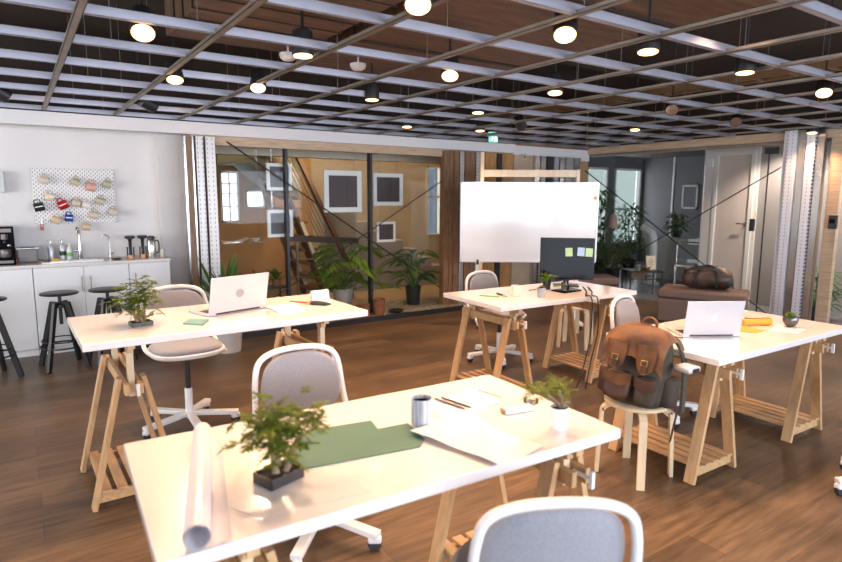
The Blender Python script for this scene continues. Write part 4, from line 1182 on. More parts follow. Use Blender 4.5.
stick('pencil', 'thin pink pencil at the back edge of the nearest desk', 'pencil', (478, 390.5), (502, 398), TF + .007, .003, mat('pink_pencil', (.60, .38, .30), .4))


def curled(name, label, quad, z, lift, mt, nu=14, nv=14, seed=0):
    P = [at(u, v, z=z) for u, v in quad]; c = sum(P, V()) / 4

    def fn(u, v):
        p = (P[0] * (1 - u) + P[1] * u) * (1 - v) + (P[3] * (1 - u) + P[2] * u) * v
        e_ = (1 - v) ** 2; zz = .002 + lift * e_ * (.45 + .55 * (1 - u)) + .004 * math.sin(6 * u + 2 * v + seed) ** 2
        return V((p.x - c.x, p.y - c.y, zz))
    o = MB().grid(fn, nu, nv, .0006).build(name, mt, smooth=60, loc=(c.x, c.y, z)); return tag(o, label, 'paper')


curled('plan_sheet', 'large white plan sheet with a lifted edge right of the green mat', [(410, 436), (503, 469.5), (544, 447), (452, 415)], TF, .018, mat('plan_sheet_paper', (.82, .79, .78), .3, coat=.25))
curled('plan_sheet', 'white sheet slid out from under the larger plan by the front edge', [(421, 425), (470, 448), (536, 452), (470, 414)], TF - .001, .012, M_['paper'], seed=2)
p, q = at(503, 414, z=TF), at(532, 409.5, z=TF)
dv_ = thing('charging_case', 'small white and silver case lying on the nearest desk', 'case', (p + q) / 2, math.atan2(q.y - p.y, q.x - p.x))
L = (q - p).length
MB().span((-L / 2, -.02, .0005), (L / 2, .02, .02)).build('body', M_['white_plastic'], dv_, bevel=.006)
MB().span((-L / 2 - .004, -.017, .003), (-L / 2 + .012, .017, .0195)).build('end_cap', mat('tan_leather', (.30, .19, .12), .6), dv_, bevel=.003)
o = MB().lathe([(.024, 0), (.03, 0), (.03, .012), (.024, .012), (.024, 0)], seg=30).build('tape_roll', M_['glass_clear'], smooth=True, loc=at(531, 402, z=TF) + V((0, 0, .0005))); tag(o, 'clear tape roll lying left of the white pot', 'tape')

# laptop desk
orm = mat('orange_cloth', (.80, .30, .02), .6)
p = at(756, 325.5, z=TR)
r = thing('pencil_case', 'orange pencil case right of the laptop beside the backpack', 'pencil case', p, math.radians(-26))
MB().tube(smooth_path([(-.10, 0, .024), (-.06, 0, .026), (.05, 0, .026), (.10, 0, .024)], 4), .024, 14).build('body', orm, r, smooth=70)
MB().tube([(-.09, -.006, .0502), (.09, -.006, .0502)], .002, 6).build('zip', M_['black'], r)
flat('envelope', 'orange paper lying under the pencil case', 'paper', [(738, 331.5), (742, 326.5), (765, 330.6), (757, 333.4)], TR, .003, mat('orange_paper', (.78, .36, .06), .6))
flat('notepad', 'pale green blue pad behind the laptop on the desk beside the backpack', 'notepad', [(744, 317.5), (747, 313.6), (772, 318), (768, 322)], TR, .006, mat('pale_teal', (.50, .55, .50), .6))
flat('paper', 'white sheet under the glass bowl plant', 'paper', [(768, 331), (777, 324), (806, 329.5), (798, 333.5)], TR, .0005, M_['paper'])
o = MB().tube(smooth_path([at(683, 338, z=TR + .006), at(672, 336, z=TR + .006), at(662, 333, z=TR + .006), at(655, 334, z=TR + .006)], 5), .003, 6).build('cable', M_['black'], smooth=True); tag(o, 'thin dark cable running left from the laptop beside the backpack', 'cable')
p = at(684, 366, y=1.72)
r = thing('power_adapter', 'pale grey power box fixed under the left edge of the laptop desk', 'power box', (p.x + .03, p.y, TR - .0365 - .019), math.radians(-2))
MB().box((0, 0, 0), (.10, .10, .034)).build('body', M_['alu'], r, bevel=.012)
MB().box((0, -.052, 0), (.05, .004, .02)).build('socket', M_['black'], r)

# monitor desk
mgc = thing('coffee_mug', 'cream mug on the desk in front of the whiteboard', 'mug', at(515.5, 296, z=TC), 2.5)
MB().lathe([(0, 0), (.034, 0), (.037, .006), (.037, .088), (.035, .088), (.033, .01), (0, .008)], seg=24).build('cup', M_['ceramic_cream'], mgc, smooth=True)
MB().tube(smooth_path([(.036, 0, .072), (.058, 0, .068), (.058, 0, .026), (.035, 0, .02)], 5), .005, 8).build('handle', M_['ceramic_cream'], mgc, smooth=True)
stick('pencil', 'bright green pencil at the left end of the monitor desk', 'pencil', (479.5, 296), (500, 297.2), TC, .005, mat('bright_green', (.16, .45, .06), .4))
stick('marker', 'black marker with a tan cap near the green pencil', 'marker', (497, 294.2), (507.5, 297.3), TC, .007, M_['black'], mat('tan_cap', (.60, .40, .25), .5), .4)
p = at(545, 288.7, z=TC)
stick('pencil', 'thin dark pencil in front of the small bright plant', 'pencil', (529, 290.6), (547, 288.6), TC, .0035, M_['black'])
tr_ = flat('tray', 'thin dark slab tray in front of the monitor', 'tray', [(551, 291), (565, 293.6), (581.5, 291), (569, 288.2)], TC, .010, M_['black_gloss'])
r = thing('acrylic_holder', 'clear acrylic box standing on the dark tray before the monitor', 'holder', at(566.5, 291, z=TC + .011), .1)
f = MB().span((-.035, -.03, 0), (.035, .03, .003)).span((-.035, -.03, .003), (-.032, .03, .075)).span((.032, -.03, .003), (.035, .03, .075)).span((-.032, .027, .003), (.032, .03, .075))
f.build('box', M_['glass_clear'], r)
MB().ball((.0, .0, .028), .024, 14).build('ball', M_['black_gloss'], r, smooth=True)
o = MB().box((0, 0, .004), (.07, .06, .006)).build('note_pad', mat('green_note', (.42, .60, .30), .6), loc=at(558, 286.5, z=TC) + V((0, 0, .0005))); tag(o, 'block of light green notes behind the dark tray', 'notepad')

mp_ = at(566, 286, z=TC)
# monitor facing the camera
mon = thing('monitor', 'black monitor with three sticky notes on the desk before the whiteboard', 'monitor', (mp_.x, mp_.y, TC), math.radians(-44))
MB().box((0, .02, .006), (.22, .16, .011)).build('base', M_['black'], mon, bevel=.003)
MB().box((0, .05, .10), (.05, .03, .19)).build('stand', M_['black'], mon, bevel=.003)
Rm = rotx(math.radians(-4))
mw, mh = .475, .375
cz = .245
bd = MB().box((0, .02, cz), (mw, .03, mh), Rm).build('housing', M_['black'], mon, bevel=.006)
MB().box(Rm @ V((0, -.0162, 0)) + V((0, .02, cz)), (mw - .012, .002, mh - .012), Rm).build('screen', M_['black_gloss'], bd)
for fx, fz, cc in ((.03, .07, 'green_note'), (.135, .075, 'blue_note'), (.205, .07, 'green_note')):
    m_ = bpy.data.materials.get(cc) or mat('blue_note', (.38, .50, .72), .6)
    o = MB().box((0, 0, 0), (.062, .0015, .075)).build('sticky_note', m_, bd)
    o.location = Rm @ V((fx - .015, -.0185, fz - .01)) + V((0, .02, cz)); o.rotation_euler = (math.radians(-4), .05 * (1 if fx > .1 else -1), 0)
mwd = mon.matrix_basis
for lab, u0, dx in (('black cable hanging over the front edge of the monitor desk, left of its twin', 583, 0), ('black cable hanging over the front edge of the monitor desk, right of its twin', 588, .05)):
    e0 = at(u0, 287, z=TC + .006); e1 = at(u0 + 17, 298, z=TC + .006); e1.y = 3.534 - .385 - .05 * 0
    fy = 3.13 - .03 * (u0 > 585)
    pts = [e0, (e0 * .5 + V((e1.x, fy, TC + .006)) * .5) + V((0, 0, .002)), V((e1.x, fy + .04, TC + .008)), V((e1.x + .01, fy - .01, TC - .02)), V((e1.x + .01 + dx * .3, fy - .012, .5)), V((e1.x - .03, fy + .0, .25)), V((e1.x - .08 + dx, fy + .04, .012))]
    o = MB().tube(smooth_path(pts, 6), .005, 7).build('cable', M_['rubber'], smooth=True); tag(o, lab, 'cable', 'cables of the monitor')


# ------------------------------------------------------------------ whiteboard and rack
HD = V((math.sin(YAW), math.cos(YAW), 0))


def deep(u, v, D):
    d = RX * ((u - 421) / FPX) + DY * ((v - 281) / FPX) + _f
    return CAM + d * (D / d.dot(HD))


DW = 7.2
tl, trr, bl = deep(462, 183, DW), deep(598, 184, DW), deep(461, 261, DW)
w = (trr - tl).length; h = tl.z - bl.z; c = (tl + trr) / 2
wbd = thing('whiteboard', 'large white board on a stand behind the monitor', 'whiteboard', (c.x, c.y, 0), -YAW)
MB().span((-w / 2, -.012, bl.z), (w / 2, .012, tl.z)).build('board', mat('whiteboard_enamel', (.80, .77, .75), .25, coat=.4), wbd)
f = MB().span((-w / 2 - .01, -.018, tl.z - .008), (w / 2 + .01, .016, tl.z + .012)).span((-w / 2 - .01, -.018, bl.z - .012), (w / 2 + .01, .016, bl.z + .008)).span((-w / 2 - .014, -.018, bl.z), (-w / 2 + .004, .016, tl.z)).span((w / 2 - .004, -.018, bl.z), (w / 2 + .014, .016, tl.z))
f.build('frame', M_['alu'], wbd, bevel=.002)
for sx in (-1, 1):
    x = sx * (w / 2 - .20) if sx < 0 else w / 2 - .2
    l = MB().span((x - .018, .018, .07), (x + .018, .05, tl.z - .02)).build('leg', M_['white_metal'], wbd, bevel=.003)
    ft = MB().span((x - .02, -.28, .05), (x + .02, .30, .085)).build('foot', M_['white_metal'], wbd, bevel=.004)
    for y in (-.25, .27): MB().lathe([(.026, -.012), (.028, 0), (.026, .012)], (x, y, .028), 16, roty(PI / 2)).build('caster', M_['rubber'], ft, smooth=True)
    MB().span((x - .014, -.02, bl.z - .04), (x + .014, .02, bl.z + .02)).build('clamp', M_['black'], wbd)
for lab, u, v, mm, rr in (('round orange magnet at the right edge of the whiteboard', 595.5, 198, M_['wood_warm'], .022),):
    p = deep(u, v, DW - .02); o = MB().lathe([(0, 0), (rr, 0), (rr, .008), (0, .01)], seg=20, R=rotx(PI / 2)).build('magnet', mat('orange_magnet', (.60, .33, .12), .5), smooth=True); o.location = p; o.rotation_euler.z = -YAW; tag(o, lab, 'magnet')
# small red marks beside the corner
mk = MB()
for i, (u, v) in enumerate(((592.5, 186.5), (594.5, 186.8), (596.3, 186.4), (594, 189.5), (595.6, 189.6))):
    p = deep(u, v, DW - .0125); mk.box(wbd.matrix_basis.inverted() @ p + V((0, 0, 0)), (.016 if i < 3 else .01, .001, .008))
mk.build('red_mark', redp, wbd)
DRK = 7.65
a, b = deep(482.5, 152, DRK), deep(578, 173, DRK); rc = (a + b) / 2; ln = V((a.x - b.x, a.y - b.y, 0)).length
rk2 = thing('garment_rack', 'pale wooden rail rack standing behind the whiteboard', 'rack', (rc.x, rc.y, 0), -YAW)
zb_ = deep(530, 173.5, DRK).z
for sx, top in ((-1, a.z), (1, zb_ + .05)):
    x = sx * ln / 2
    MB().span((x - .022, -.022, .03), (x + .022, .022, top)).build('post', M_['birch'], rk2, bevel=.003)
    MB().span((x - .022, -.24, 0), (x + .022, .24, .045)).build('foot', M_['birch'], rk2, bevel=.003)
MB().span((-ln / 2 + .022, -.02, zb_ - .045), (ln / 2 - .022, .02, zb_ + .045)).build('rail', M_['birch'], rk2, bevel=.003)

# ------------------------------------------------------------------ backpack on the stool
bk = thing('backpack', 'brown leather and olive canvas backpack sitting on the birch stool', 'backpack', (2.77, 1.965, .4545), (-.04, .07, math.radians(-74)))
canvas = mat('olive_brown_canvas', (.06, .043, .028), .85, noise=.5, scale=14, bump=.35)
leath = mat('tan_leather_worn', (.20, .075, .018), .6, noise=.75, scale=9, bump=.5, color2=(.05, .02, .008))
leath_d = mat('dark_brown_leather', (.085, .034, .018), .55, noise=.6, scale=9, bump=.3)
strapm = mat('olive_strap', (.075, .068, .05), .85, noise=.3, scale=30)
brass = mat('aged_brass', (.45, .30, .12), .4, .8)
body = MB(); rings = []
prof = [(.0, .80, .86, 0), (.012, .95, .97, 0), (.06, 1.02, 1.03, 0), (.14, 1.0, 1.04, .004), (.22, .97, .98, .012), (.30, .92, .86, .025), (.36, .84, .72, .036), (.40, .68, .54, .044), (.415, .40, .3, .046)]
for z, kx, ky, oy in prof:
    ring = []
    for i, (x, y) in enumerate(superell(.165, .115, 3.0, 48)):
        wv = 1 + .018 * math.sin(5 * i * .4 + z * 40) + .012 * math.sin(9 * i * .26 - z * 25)
        ring.append(body.bm.verts.new(V((x * kx * wv, y * ky * wv + oy, z))))
    rings.append(ring)
for A, B in zip(rings, rings[1:]):
    for k in range(48): body.bm.faces.new((A[k], A[(k + 1) % 48], B[(k + 1) % 48], B[k]))
body.bm.faces.new(rings[0][::-1]); body.bm.faces.new(rings[-1])
body.build('body', canvas, bk, smooth=70)


def lidf(u, v):
    x = (u - .5) * .335 * (1 - .10 * (1 - v)); s_ = v
    # v 0 at the back top, 1 at the front lower edge
    y = .11 - .245 * min(1, s_ * 1.55) - .012 * max(0, s_ - .62)
    z = .425 - .055 * max(0, (.3 - s_)) - (.0 if s_ < .5 else .33 * (s_ - .5)) - .05 * (2 * u - 1) ** 4 - .022 * (2 * u - 1) ** 2
    z += .008 * math.sin(7 * u + 5 * v) + (.012 * math.cos(10 * PI * (u - .5) / 2.2) * s_ ** 3)
    return V((x, y, z))


MB().grid(lidf, 20, 16, .008).build('lid', leath, bk, smooth=70)
for sx in (-1, 1):
    def fl_(u, v, sx=sx):
        wq = .105 * (1 - .25 * v) * (1 + .1 * math.sin(3 * v)); return V((sx * .078 + (u - .5) * wq, -.146 - .012 * math.sin(PI * u) - .006 * math.sin(8 * u), .355 - .13 * v - .03 * math.sin(PI * u) * v))
    fp = MB().grid(fl_, 10, 8, .006).build('flap', leath, bk, smooth=70)
    MB().box((sx * .078, -.168, .235), (.022, .012, .055)).build('strap_tab', leath_d, fp, bevel=.003)
    MB().tube([(sx * .078 + .016 * cx_, -.172, .262 + .014 * cz_) for cx_, cz_ in ((-1, -1), (1, -1), (1, 1), (-1, 1))], .0025, 6, closed=True).build('buckle', brass, fp)
for sx, w_ in ((-.06, .15), (.095, .11)):
    pk = MB(); rr = []
    for k, yy in ((1.0, -.105), (1.0, -.14), (.94, -.155), (.7, -.16)):
        rr.append([pk.bm.verts.new(V((sx + x * k, yy + .01 * (z / .08), .105 + z * k))) for x, z in superell(w_ / 2, .078, 3.4, 28)])
    for A, B in zip(rr, rr[1:]):
        for k in range(28): pk.bm.faces.new((A[k], A[(k + 1) % 28], B[(k + 1) % 28], B[k]))
    pk.bm.faces.new(rr[0][::-1]); pk.bm.faces.new(rr[-1])
    pp = pk.build('front_pocket', leath_d if sx < 0 else canvas, bk, smooth=70)
    MB().grid(lambda u, v: V((sx + (u - .5) * w_ * 1.05, -.158 - .012 * math.sin(PI * u) + .004 * v, .185 - .06 * v - .014 * math.sin(PI * u))), 8, 5, .005).build('pocket_flap', leath if sx < 0 else leath_d, pp, smooth=70)
pk = MB()
pk.pillow(superell(.05, .07, 3, 24), [(.9, .02), (1, .03), (1, .15), (.85, .17)], Matrix.Translation((.165, .01, 0)))
pk.build('side_pocket', canvas, bk, smooth=70)
pk = MB(); pk.pillow(superell(.045, .07, 3, 24), [(.9, .02), (1, .03), (1, .15), (.85, .17)], Matrix.Translation((-.165, .01, 0)))
pk.build('side_pocket', leath_d, bk, smooth=70)
MB().tube(smooth_path([(-.04, .075, .40), (-.035, .08, .44), (0, .085, .458), (.035, .08, .44), (.04, .075, .40)], 5), .0085, 8).build('handle', leath, bk, smooth=70)


def ribbon(pts, w, th, ref):
    P = smooth_path(pts, 6); mb = MB(); prev = None; ref = V(ref)
    for i, p in enumerate(P):
        t = (P[min(i + 1, len(P) - 1)] - P[max(i - 1, 0)]).normalized(); n = t.cross(ref).normalized(); ww = ref - t * ref.dot(t); ww.normalize()
        ring = [mb.bm.verts.new(p + ww * a * w / 2 + n * b * th / 2) for a, b in ((-1, -1), (1, -1), (1, 1), (-1, 1))]
        if prev:
            for q in range(4): mb.bm.faces.new((prev[q], prev[(q + 1) % 4], ring[(q + 1) % 4], ring[q]))
        else: mb.bm.faces.new(ring)
        prev = ring
    mb.bm.faces.new(prev[::-1]); return mb


ribbon([(.09, .11, .37), (.15, .135, .34), (.195, .13, .24), (.215, .12, .10), (.225, .11, -.03)], .062, .014, (0, 1, 0)).build('shoulder_strap', strapm, bk, smooth=60)
ribbon([(-.09, .12, .36), (-.11, .15, .30), (-.12, .155, .15), (-.11, .14, .02)], .06, .014, (1, 0, 0)).build('shoulder_strap', strapm, bk, smooth=60)
ribbon([(.19, .06, .03), (.215, .05, -.02), (.212, .045, -.10), (.205, .05, -.19)], .026, .005, (0, 1, 0)).build('loose_strap', leath_d, bk, smooth=60)

# ------------------------------------------------------------------ poufs, duffel bag
pouf_m = mat('brown_upholstery', (.19, .125, .10), .9, noise=.2, scale=180, bump=.2)


def pouf(label, loc, rot, w, d, h):
    r = thing('pouf', label, 'pouf', loc, rot)
    MB().box((0, 0, h * .38), (w, d, h * .7)).build('base_block', pouf_m, r, bevel=.02)
    MB().box((0, 0, h * .87), (w + .01, d + .01, h * .26)).build('top_cushion', pouf_m, r, bevel=.03)
    for sx in (-1, 1):
        for sy in (-1, 1): MB().cyl((sx * (w / 2 - .06), sy * (d / 2 - .06), 0), .02, h * .04, 12).build('foot', M_['black'], r)
    return r


fa, fb = at(658, 289, z=.42), at(747, 296, z=.42); dd = (fb - fa); ang = math.atan2(dd.y, dd.x)
PW_ = dd.length; cN = V((-dd.y, dd.x, 0)).normalized(); pc = (fa + fb) / 2 + cN * .31
pouf('large brown upholstered pouf carrying the duffel bag', (pc.x, pc.y, 0), ang, PW_, .6, .42)
ga = at(604, 276, z=.42)
pouf('brown upholstered pouf seen between the monitor and the glass', (ga.x - .12, ga.y + .1, 0), math.radians(-33), .62, .5, .42)
dpos = at(706, 289.5, z=.42); dpos = V((dpos.x, dpos.y, .424))
du = thing('duffel_bag', 'brown leather duffel bag lying on the large pouf', 'bag', dpos + cN * .06, ang)
dm = mat('duffel_leather', (.11, .062, .038), .42, noise=.7, scale=6, bump=.4, color2=(.02, .014, .012))
b = MB()


def duff(u, v):
    a = 2 * PI * v; k = (1 - abs(2 * u - 1) ** 4) ** .3 if 0 < u < 1 else .02
    x = (u - .5) * .60; r1 = .13 * max(k, .03); s_ = 1 - .12 * math.sin(PI * u)
    y = r1 * math.cos(a) * 1.02; z = .125 + r1 * math.sin(a) * (.95 if math.sin(a) < 0 else 1.3 * (1 - .30 * (u - .55) ** 2 * 4)) + .008 * math.sin(12 * u + 3 * a)
    return V((x, y, max(z, .002)))


b.grid(duff, 22, 28); b.build('body', dm, du, smooth=75)
for sx in (-.12, .12):
    ribbon([(sx, -.126, .03), (sx, -.142, .12), (sx * .9, -.125, .20), (sx * .5, -.06, .285), (0, -.04, .30), (-sx * .0 + (-.5 * sx), -.06, .285)], .03, .006, (1, 0, 0)).build('handle', M_['black'], du, smooth=60)
MB().tube(smooth_path([(-.27, -.0, .235), (0, 0, .282), (.27, 0, .225)], 6), .006, 6).build('zip', brass, du, smooth=60)
ribbon([(-.27, -.05, .18), (-.22, -.13, .24), (.05, -.12, .27), (.26, -.08, .17), (.30, -.06, .03)], .03, .006, (0, 0, 1)).build('shoulder_strap', M_['black'], du, smooth=60)

# ------------------------------------------------------------------ beyond the right glass
def bush(name, label, p, rx, rz, z0, n, L, W, lm, potr=.16, poth=.3):
    r = potted(name, label, p, potr * .8, potr, poth, M_['black'])
    st2 = MB(); lf = MB()
    for k in range(7):
        a = k * .9; st2.tube(smooth_path([(0, 0, poth * .8), (rx * .2 * math.cos(a), rx * .2 * math.sin(a), z0 + rz * .4), (rx * .5 * math.cos(a), rx * .5 * math.sin(a), z0 + rz * (.7 + .04 * k))], 3), .008, 6)
    for k in range(n):
        t = rp.random(); a = rp.uniform(0, 6.28); rr = rx * math.sqrt(rp.random()) * (1 - .6 * abs(t - .4)); q = V((rr * math.cos(a), rr * math.sin(a), z0 + rz * t)); el = rp.uniform(-.4, 1)
        lf.leaf(q, (math.cos(a) * math.cos(el), math.sin(a) * math.cos(el), math.sin(el)), L * rp.uniform(.6, 1.2), W, .4, n=3)
    st2.build('stems', M_['bark'], r, smooth=70); lf.build('leaves', lm, r)
    return r


def lob(u, v, X): p = at(u, v, x=X); return p
b1 = at(601, 240, x=10.0); bush('tall_shrub', 'tall dark shrub close to the lobby window edge beside the whiteboard', (b1.x, b1.y, 0), .30, 1.25, .45, 420, .16, .05, M_['leaf_deep'])
b1 = at(629, 240, x=10.7); bush('tall_shrub', 'bushy dark shrub behind the small black table in the lobby', (b1.x, b1.y, 0), .38, 1.0, .40, 460, .15, .045, M_['leaf_deep'])
b1 = at(613, 262, x=9.3); bush('low_shrub', 'low leafy plant at the foot of the lobby shrubs', (b1.x, b1.y, 0), .34, .42, .26, 240, .13, .045, M_['leaf'], .14, .24)
b1 = at(592, 262, x=8.8); bush('low_shrub', 'low plant seen just right of the monitor behind the glass', (b1.x, b1.y, 0), .3, .45, .24, 200, .13, .045, M_['leaf_deep'], .14, .22)
p = at(613, 222, x=8.8)
r = thing('hanging_lantern', 'pinkish cloth lantern hanging among the lobby shrubs', 'lantern', p)
MB().lathe([(.02, .14), (.06, .12), (.085, -.1), (.08, -.1), (.05, .11), (.02, .13)], seg=12).build('shade', mat('pink_cloth', (.55, .33, .27), .8), r, smooth=60)
MB().bar((0, 0, .13), (0, 0, ZL - p.z), .004, .004).build('cord', M_['black'], r)
# black side table
p0 = at(642, 293, z=0); TX, TY = 8.55, at(642, 280, x=8.55).y
tz = at(642, 271, x=8.4).z
sb = thing('side_table', 'small black metal table behind the right glass', 'table', (TX, TY, 0), -YAW)
MB().box((0, 0, tz - .012), (.56, .42, .024)).build('top', M_['black'], sb, bevel=.003)
for sx in (-1, 1):
    for sy in (-1, 1): MB().box((sx * .26, sy * .19, (tz - .024) / 2), (.022, .022, tz - .024)).build('leg', M_['black'], sb)
MB().box((0, -.19, tz - .13), (.52, .015, .015)).box((0, .19, tz - .13), (.52, .015, .015)).build('stretcher', M_['black'], sb)
lx, ly = V((math.cos(YAW), -math.sin(YAW), 0)), V((math.sin(YAW), math.cos(YAW), 0))
def on_sb(a, b_, z=0): return V((TX, TY, tz + z)) + lx * a + ly * b_
o = MB().box((0, 0, 0), (.24, .2, .09)).build('drawer_box', M_['wood_warm'], bevel=.004); o.location = on_sb(-.13, -.06, -.024 - .047); o.rotation_euler.z = -YAW; o.parent = None
tag(o, 'wooden box slung under the black side table', 'box')
r = thing('candle', 'pale candle in a jar on the black side table', 'candle', on_sb(-.10, -.08, .0005))
MB().cyl((0, 0, 0), .045, .09).build('wax', mat('candle_wax', (.80, .62, .42), .5), r, smooth=True)
MB().lathe([(.047, 0), (.047, .10), (.045, .10), (.045, 0), (.047, 0)]).build('jar', M_['glass_clear'], r, smooth=True)
o = MB().lathe([(0, 0), (.05, 0), (.085, .05), (.08, .05), (.045, .008), (0, .008)], seg=22).build('bowl', M_['wood_warm'], smooth=True, loc=on_sb(.03, -.05, .0005)); tag(o, 'wooden bowl between candle and card on the side table', 'bowl')
r = thing('card_stand', 'white printed card standing on the black side table', 'card', on_sb(.14, .02, .0005), -YAW + .12)
MB().box((0, .0, .115), (.16, .004, .23), rotx(-.2)).box((0, .05, .1), (.1, .004, .2), rotx(.3)).build('card', mat('cream_card', (.80, .70, .58), .6), r)
pr = MB()
for i, (a, b_, w_) in enumerate(((0, .19, .05), (0, .165, .09), (0, .14, .11), (0, .115, .09), (0, .09, .10), (0, .06, .05))): pr.box(rotx(-.2) @ V((a, -.0026, b_ - .115)) + V((0, 0, .115)), (w_, .001, .009), rotx(-.2))
pr.build('print', mat('brown_print', (.30, .17, .10), .6), r)
# white hose lamp, cabinet, chair, wall frame
cq = at(662, 250, x=10.6)
cb = thing('lobby_cabinet', 'white low cabinet behind the metal chair in the lobby', 'cabinet', (10.6, cq.y - .16, 0))
cz_ = at(662, 237, x=10.4).z
MB().span((-.25, -.55, 0), (.25, .35, cz_)).build('body', M_['cabinet'], cb, bevel=.005)
MB().span((-.256, -.54, .06), (-.25, -.11, cz_ - .02)).span((-.256, -.09, .06), (-.25, .34, cz_ - .02)).build('door', M_['cabinet'], cb)
bush('potted_plant', 'dark leafy plant on the white lobby cabinet', (10.6, at(678, 230, x=10.6).y + .02, cz_ + .001), .2, .34, .12, 130, .13, .05, M_['leaf_deep'], .09, .13)
hp_ = at(652, 262, x=9.6)
r = thing('duct_lamp', 'white bent pipe lamp rising beside the lobby shrubs', 'lamp', (hp_.x, hp_.y, 0))
a1, a2, a3 = at(653, 252, x=9.6), at(652, 234, x=9.6), at(643, 227, x=9.6)
o_ = r.location
MB().tube(smooth_path([(0, 0, 0.02), a1 - o_, a2 - o_, a3 - o_], 6), .075, 14).build('pipe', M_['white_plastic'], r, smooth=70)
MB().cyl((0, 0, 0), .14, .03, 24).build('base', M_['white_metal'], r, smooth=True)
chp = at(688, 285, x=9.2)
r = thing('metal_chair', 'pale metal framed chair behind the right glass near the duffel bag', 'chair', (9.35, at(688, 270, x=9.35).y, 0), math.radians(-60))
MB().box((0, 0, .44), (.42, .42, .03)).build('seat', M_['white_plastic'], r, bevel=.01)
for sx in (-1, 1):
    MB().tube(smooth_path([(sx * .2, -.2, 0), (sx * .2, -.2, .42), (sx * .2, -.15, .45)], 4), .011, 8).build('leg', M_['steel'], r, smooth=60)
    MB().tube([(sx * .2, .22, 0), (sx * .2, .2, .45)], .011, 8).build('leg', M_['steel'], r, smooth=60)
pts = [(-.2, .2, .45), (-.2, .24, .74), (-.15, .25, .80), (.15, .25, .80), (.2, .24, .74), (.2, .2, .45)]
MB().tube(smooth_path(pts, 5), .012, 8).build('back_frame', M_['steel'], r, smooth=60)
MB().grid(lambda u, v: V(((u - .5) * .38, .225 + .02 * v - .02 * math.sin(PI * u), .52 + .25 * v)), 8, 6, .01).build('backrest', mat('grey_mesh_back', (.30, .30, .32), .6), r, smooth=60)
fw = at(690, 197, x=XL - .02); a_, b_ = at(683, 185, x=XL - .02), at(697, 209, x=XL - .02)
r = thing('wall_picture', 'white outlined picture frame on the grey lobby wall', 'frame', (XL - .02, (a_.y + b_.y) / 2, (a_.z + b_.z) / 2))
w_, h_ = abs(a_.y - b_.y), abs(a_.z - b_.z)
f = MB().span((-.015, -w_ / 2, -h_ / 2), (.015, -w_ / 2 + .04, h_ / 2)).span((-.015, w_ / 2 - .04, -h_ / 2), (.015, w_ / 2, h_ / 2)).span((-.015, -w_ / 2, -h_ / 2), (.015, w_ / 2, -h_ / 2 + .04)).span((-.015, -w_ / 2, h_ / 2 - .04), (.015, w_ / 2, h_ / 2))
f.build('frame', mat('pale_grey_frame', (.55, .54, .55), .5), r); MB().span((-.004, -w_ / 2, -h_ / 2), (.004, w_ / 2, h_ / 2)).build('picture', M_['grey_wall'], r)
bq = at(815, 300, x=8.55)
bush('low_shrub', 'dark spiky plant beyond the slotted stud bundle at the right edge', (8.5, at(815, 300, x=8.5).y, 0), .26, .45, .2, 200, .16, .04, M_['leaf_deep'], .14, .2)

# ------------------------------------------------------------------ ceiling fittings and lamps
lens_m = mat('lit_lamp_lens', (1, .8, .55), .5, emit=(1.0, .55, .2), estr=2.4)
spot_d = None
lamps = [(143, 33, 'tilted spotlight over the left grid bays nearest the top edge', 35, 1), (175, 80, 'spotlight second in the row toward the kitchen', 22, 1), (258, 88, 'round glowing spotlight over the left glass bay', 30, 1), (303, 56, 'spotlight beside the pale smoke detector', 4, 1), (418, 5, 'spotlight cut by the top edge of the photo', 30, 1), (450, 76, 'round glowing spotlight above the largest hanging frame and whiteboard', 30, 1),
         (565, 35, 'bright spotlight near the top, right of the brown duct', 30, 1), (648, 52, 'spotlight under the dark trays right of the bright one', 8, 1), (745, 73, 'spotlight in a dark can over the laptop desk', 4, 1), (824, 93, 'round glowing spotlight at the right edge', 32, 1), (372, 100, 'small spotlight over the hanging frames', 4, 1), (407, 127, 'far spotlight close to the white beam', 6, 1),
         (478, 113, 'far spotlight left of the exit sign', 6, 1), (480, 131, 'farthest spotlight just under the exit sign row', 6, 1), (555, 93, 'spotlight over the monitor desk', 12, 1), (812, 133, 'spotlight above the slotted stud bundle', 8, 1), (8, 97, 'spotlight turned aside at the left edge over the kitchen', 60, 1), (155, 107, 'spotlight turned aside in front of the kitchen wall', 70, 1),
         (635, 130, 'tiny far spotlight over the lobby glass', 10, 1), (672, 110, 'dark twin spotlight over the right glass', 50, 0), (736, 122, 'dark twin spotlight nearer the stud bundle', 50, 0), (522, 127, 'tiny spotlight turned aside right of the exit sign', 50, 1)]
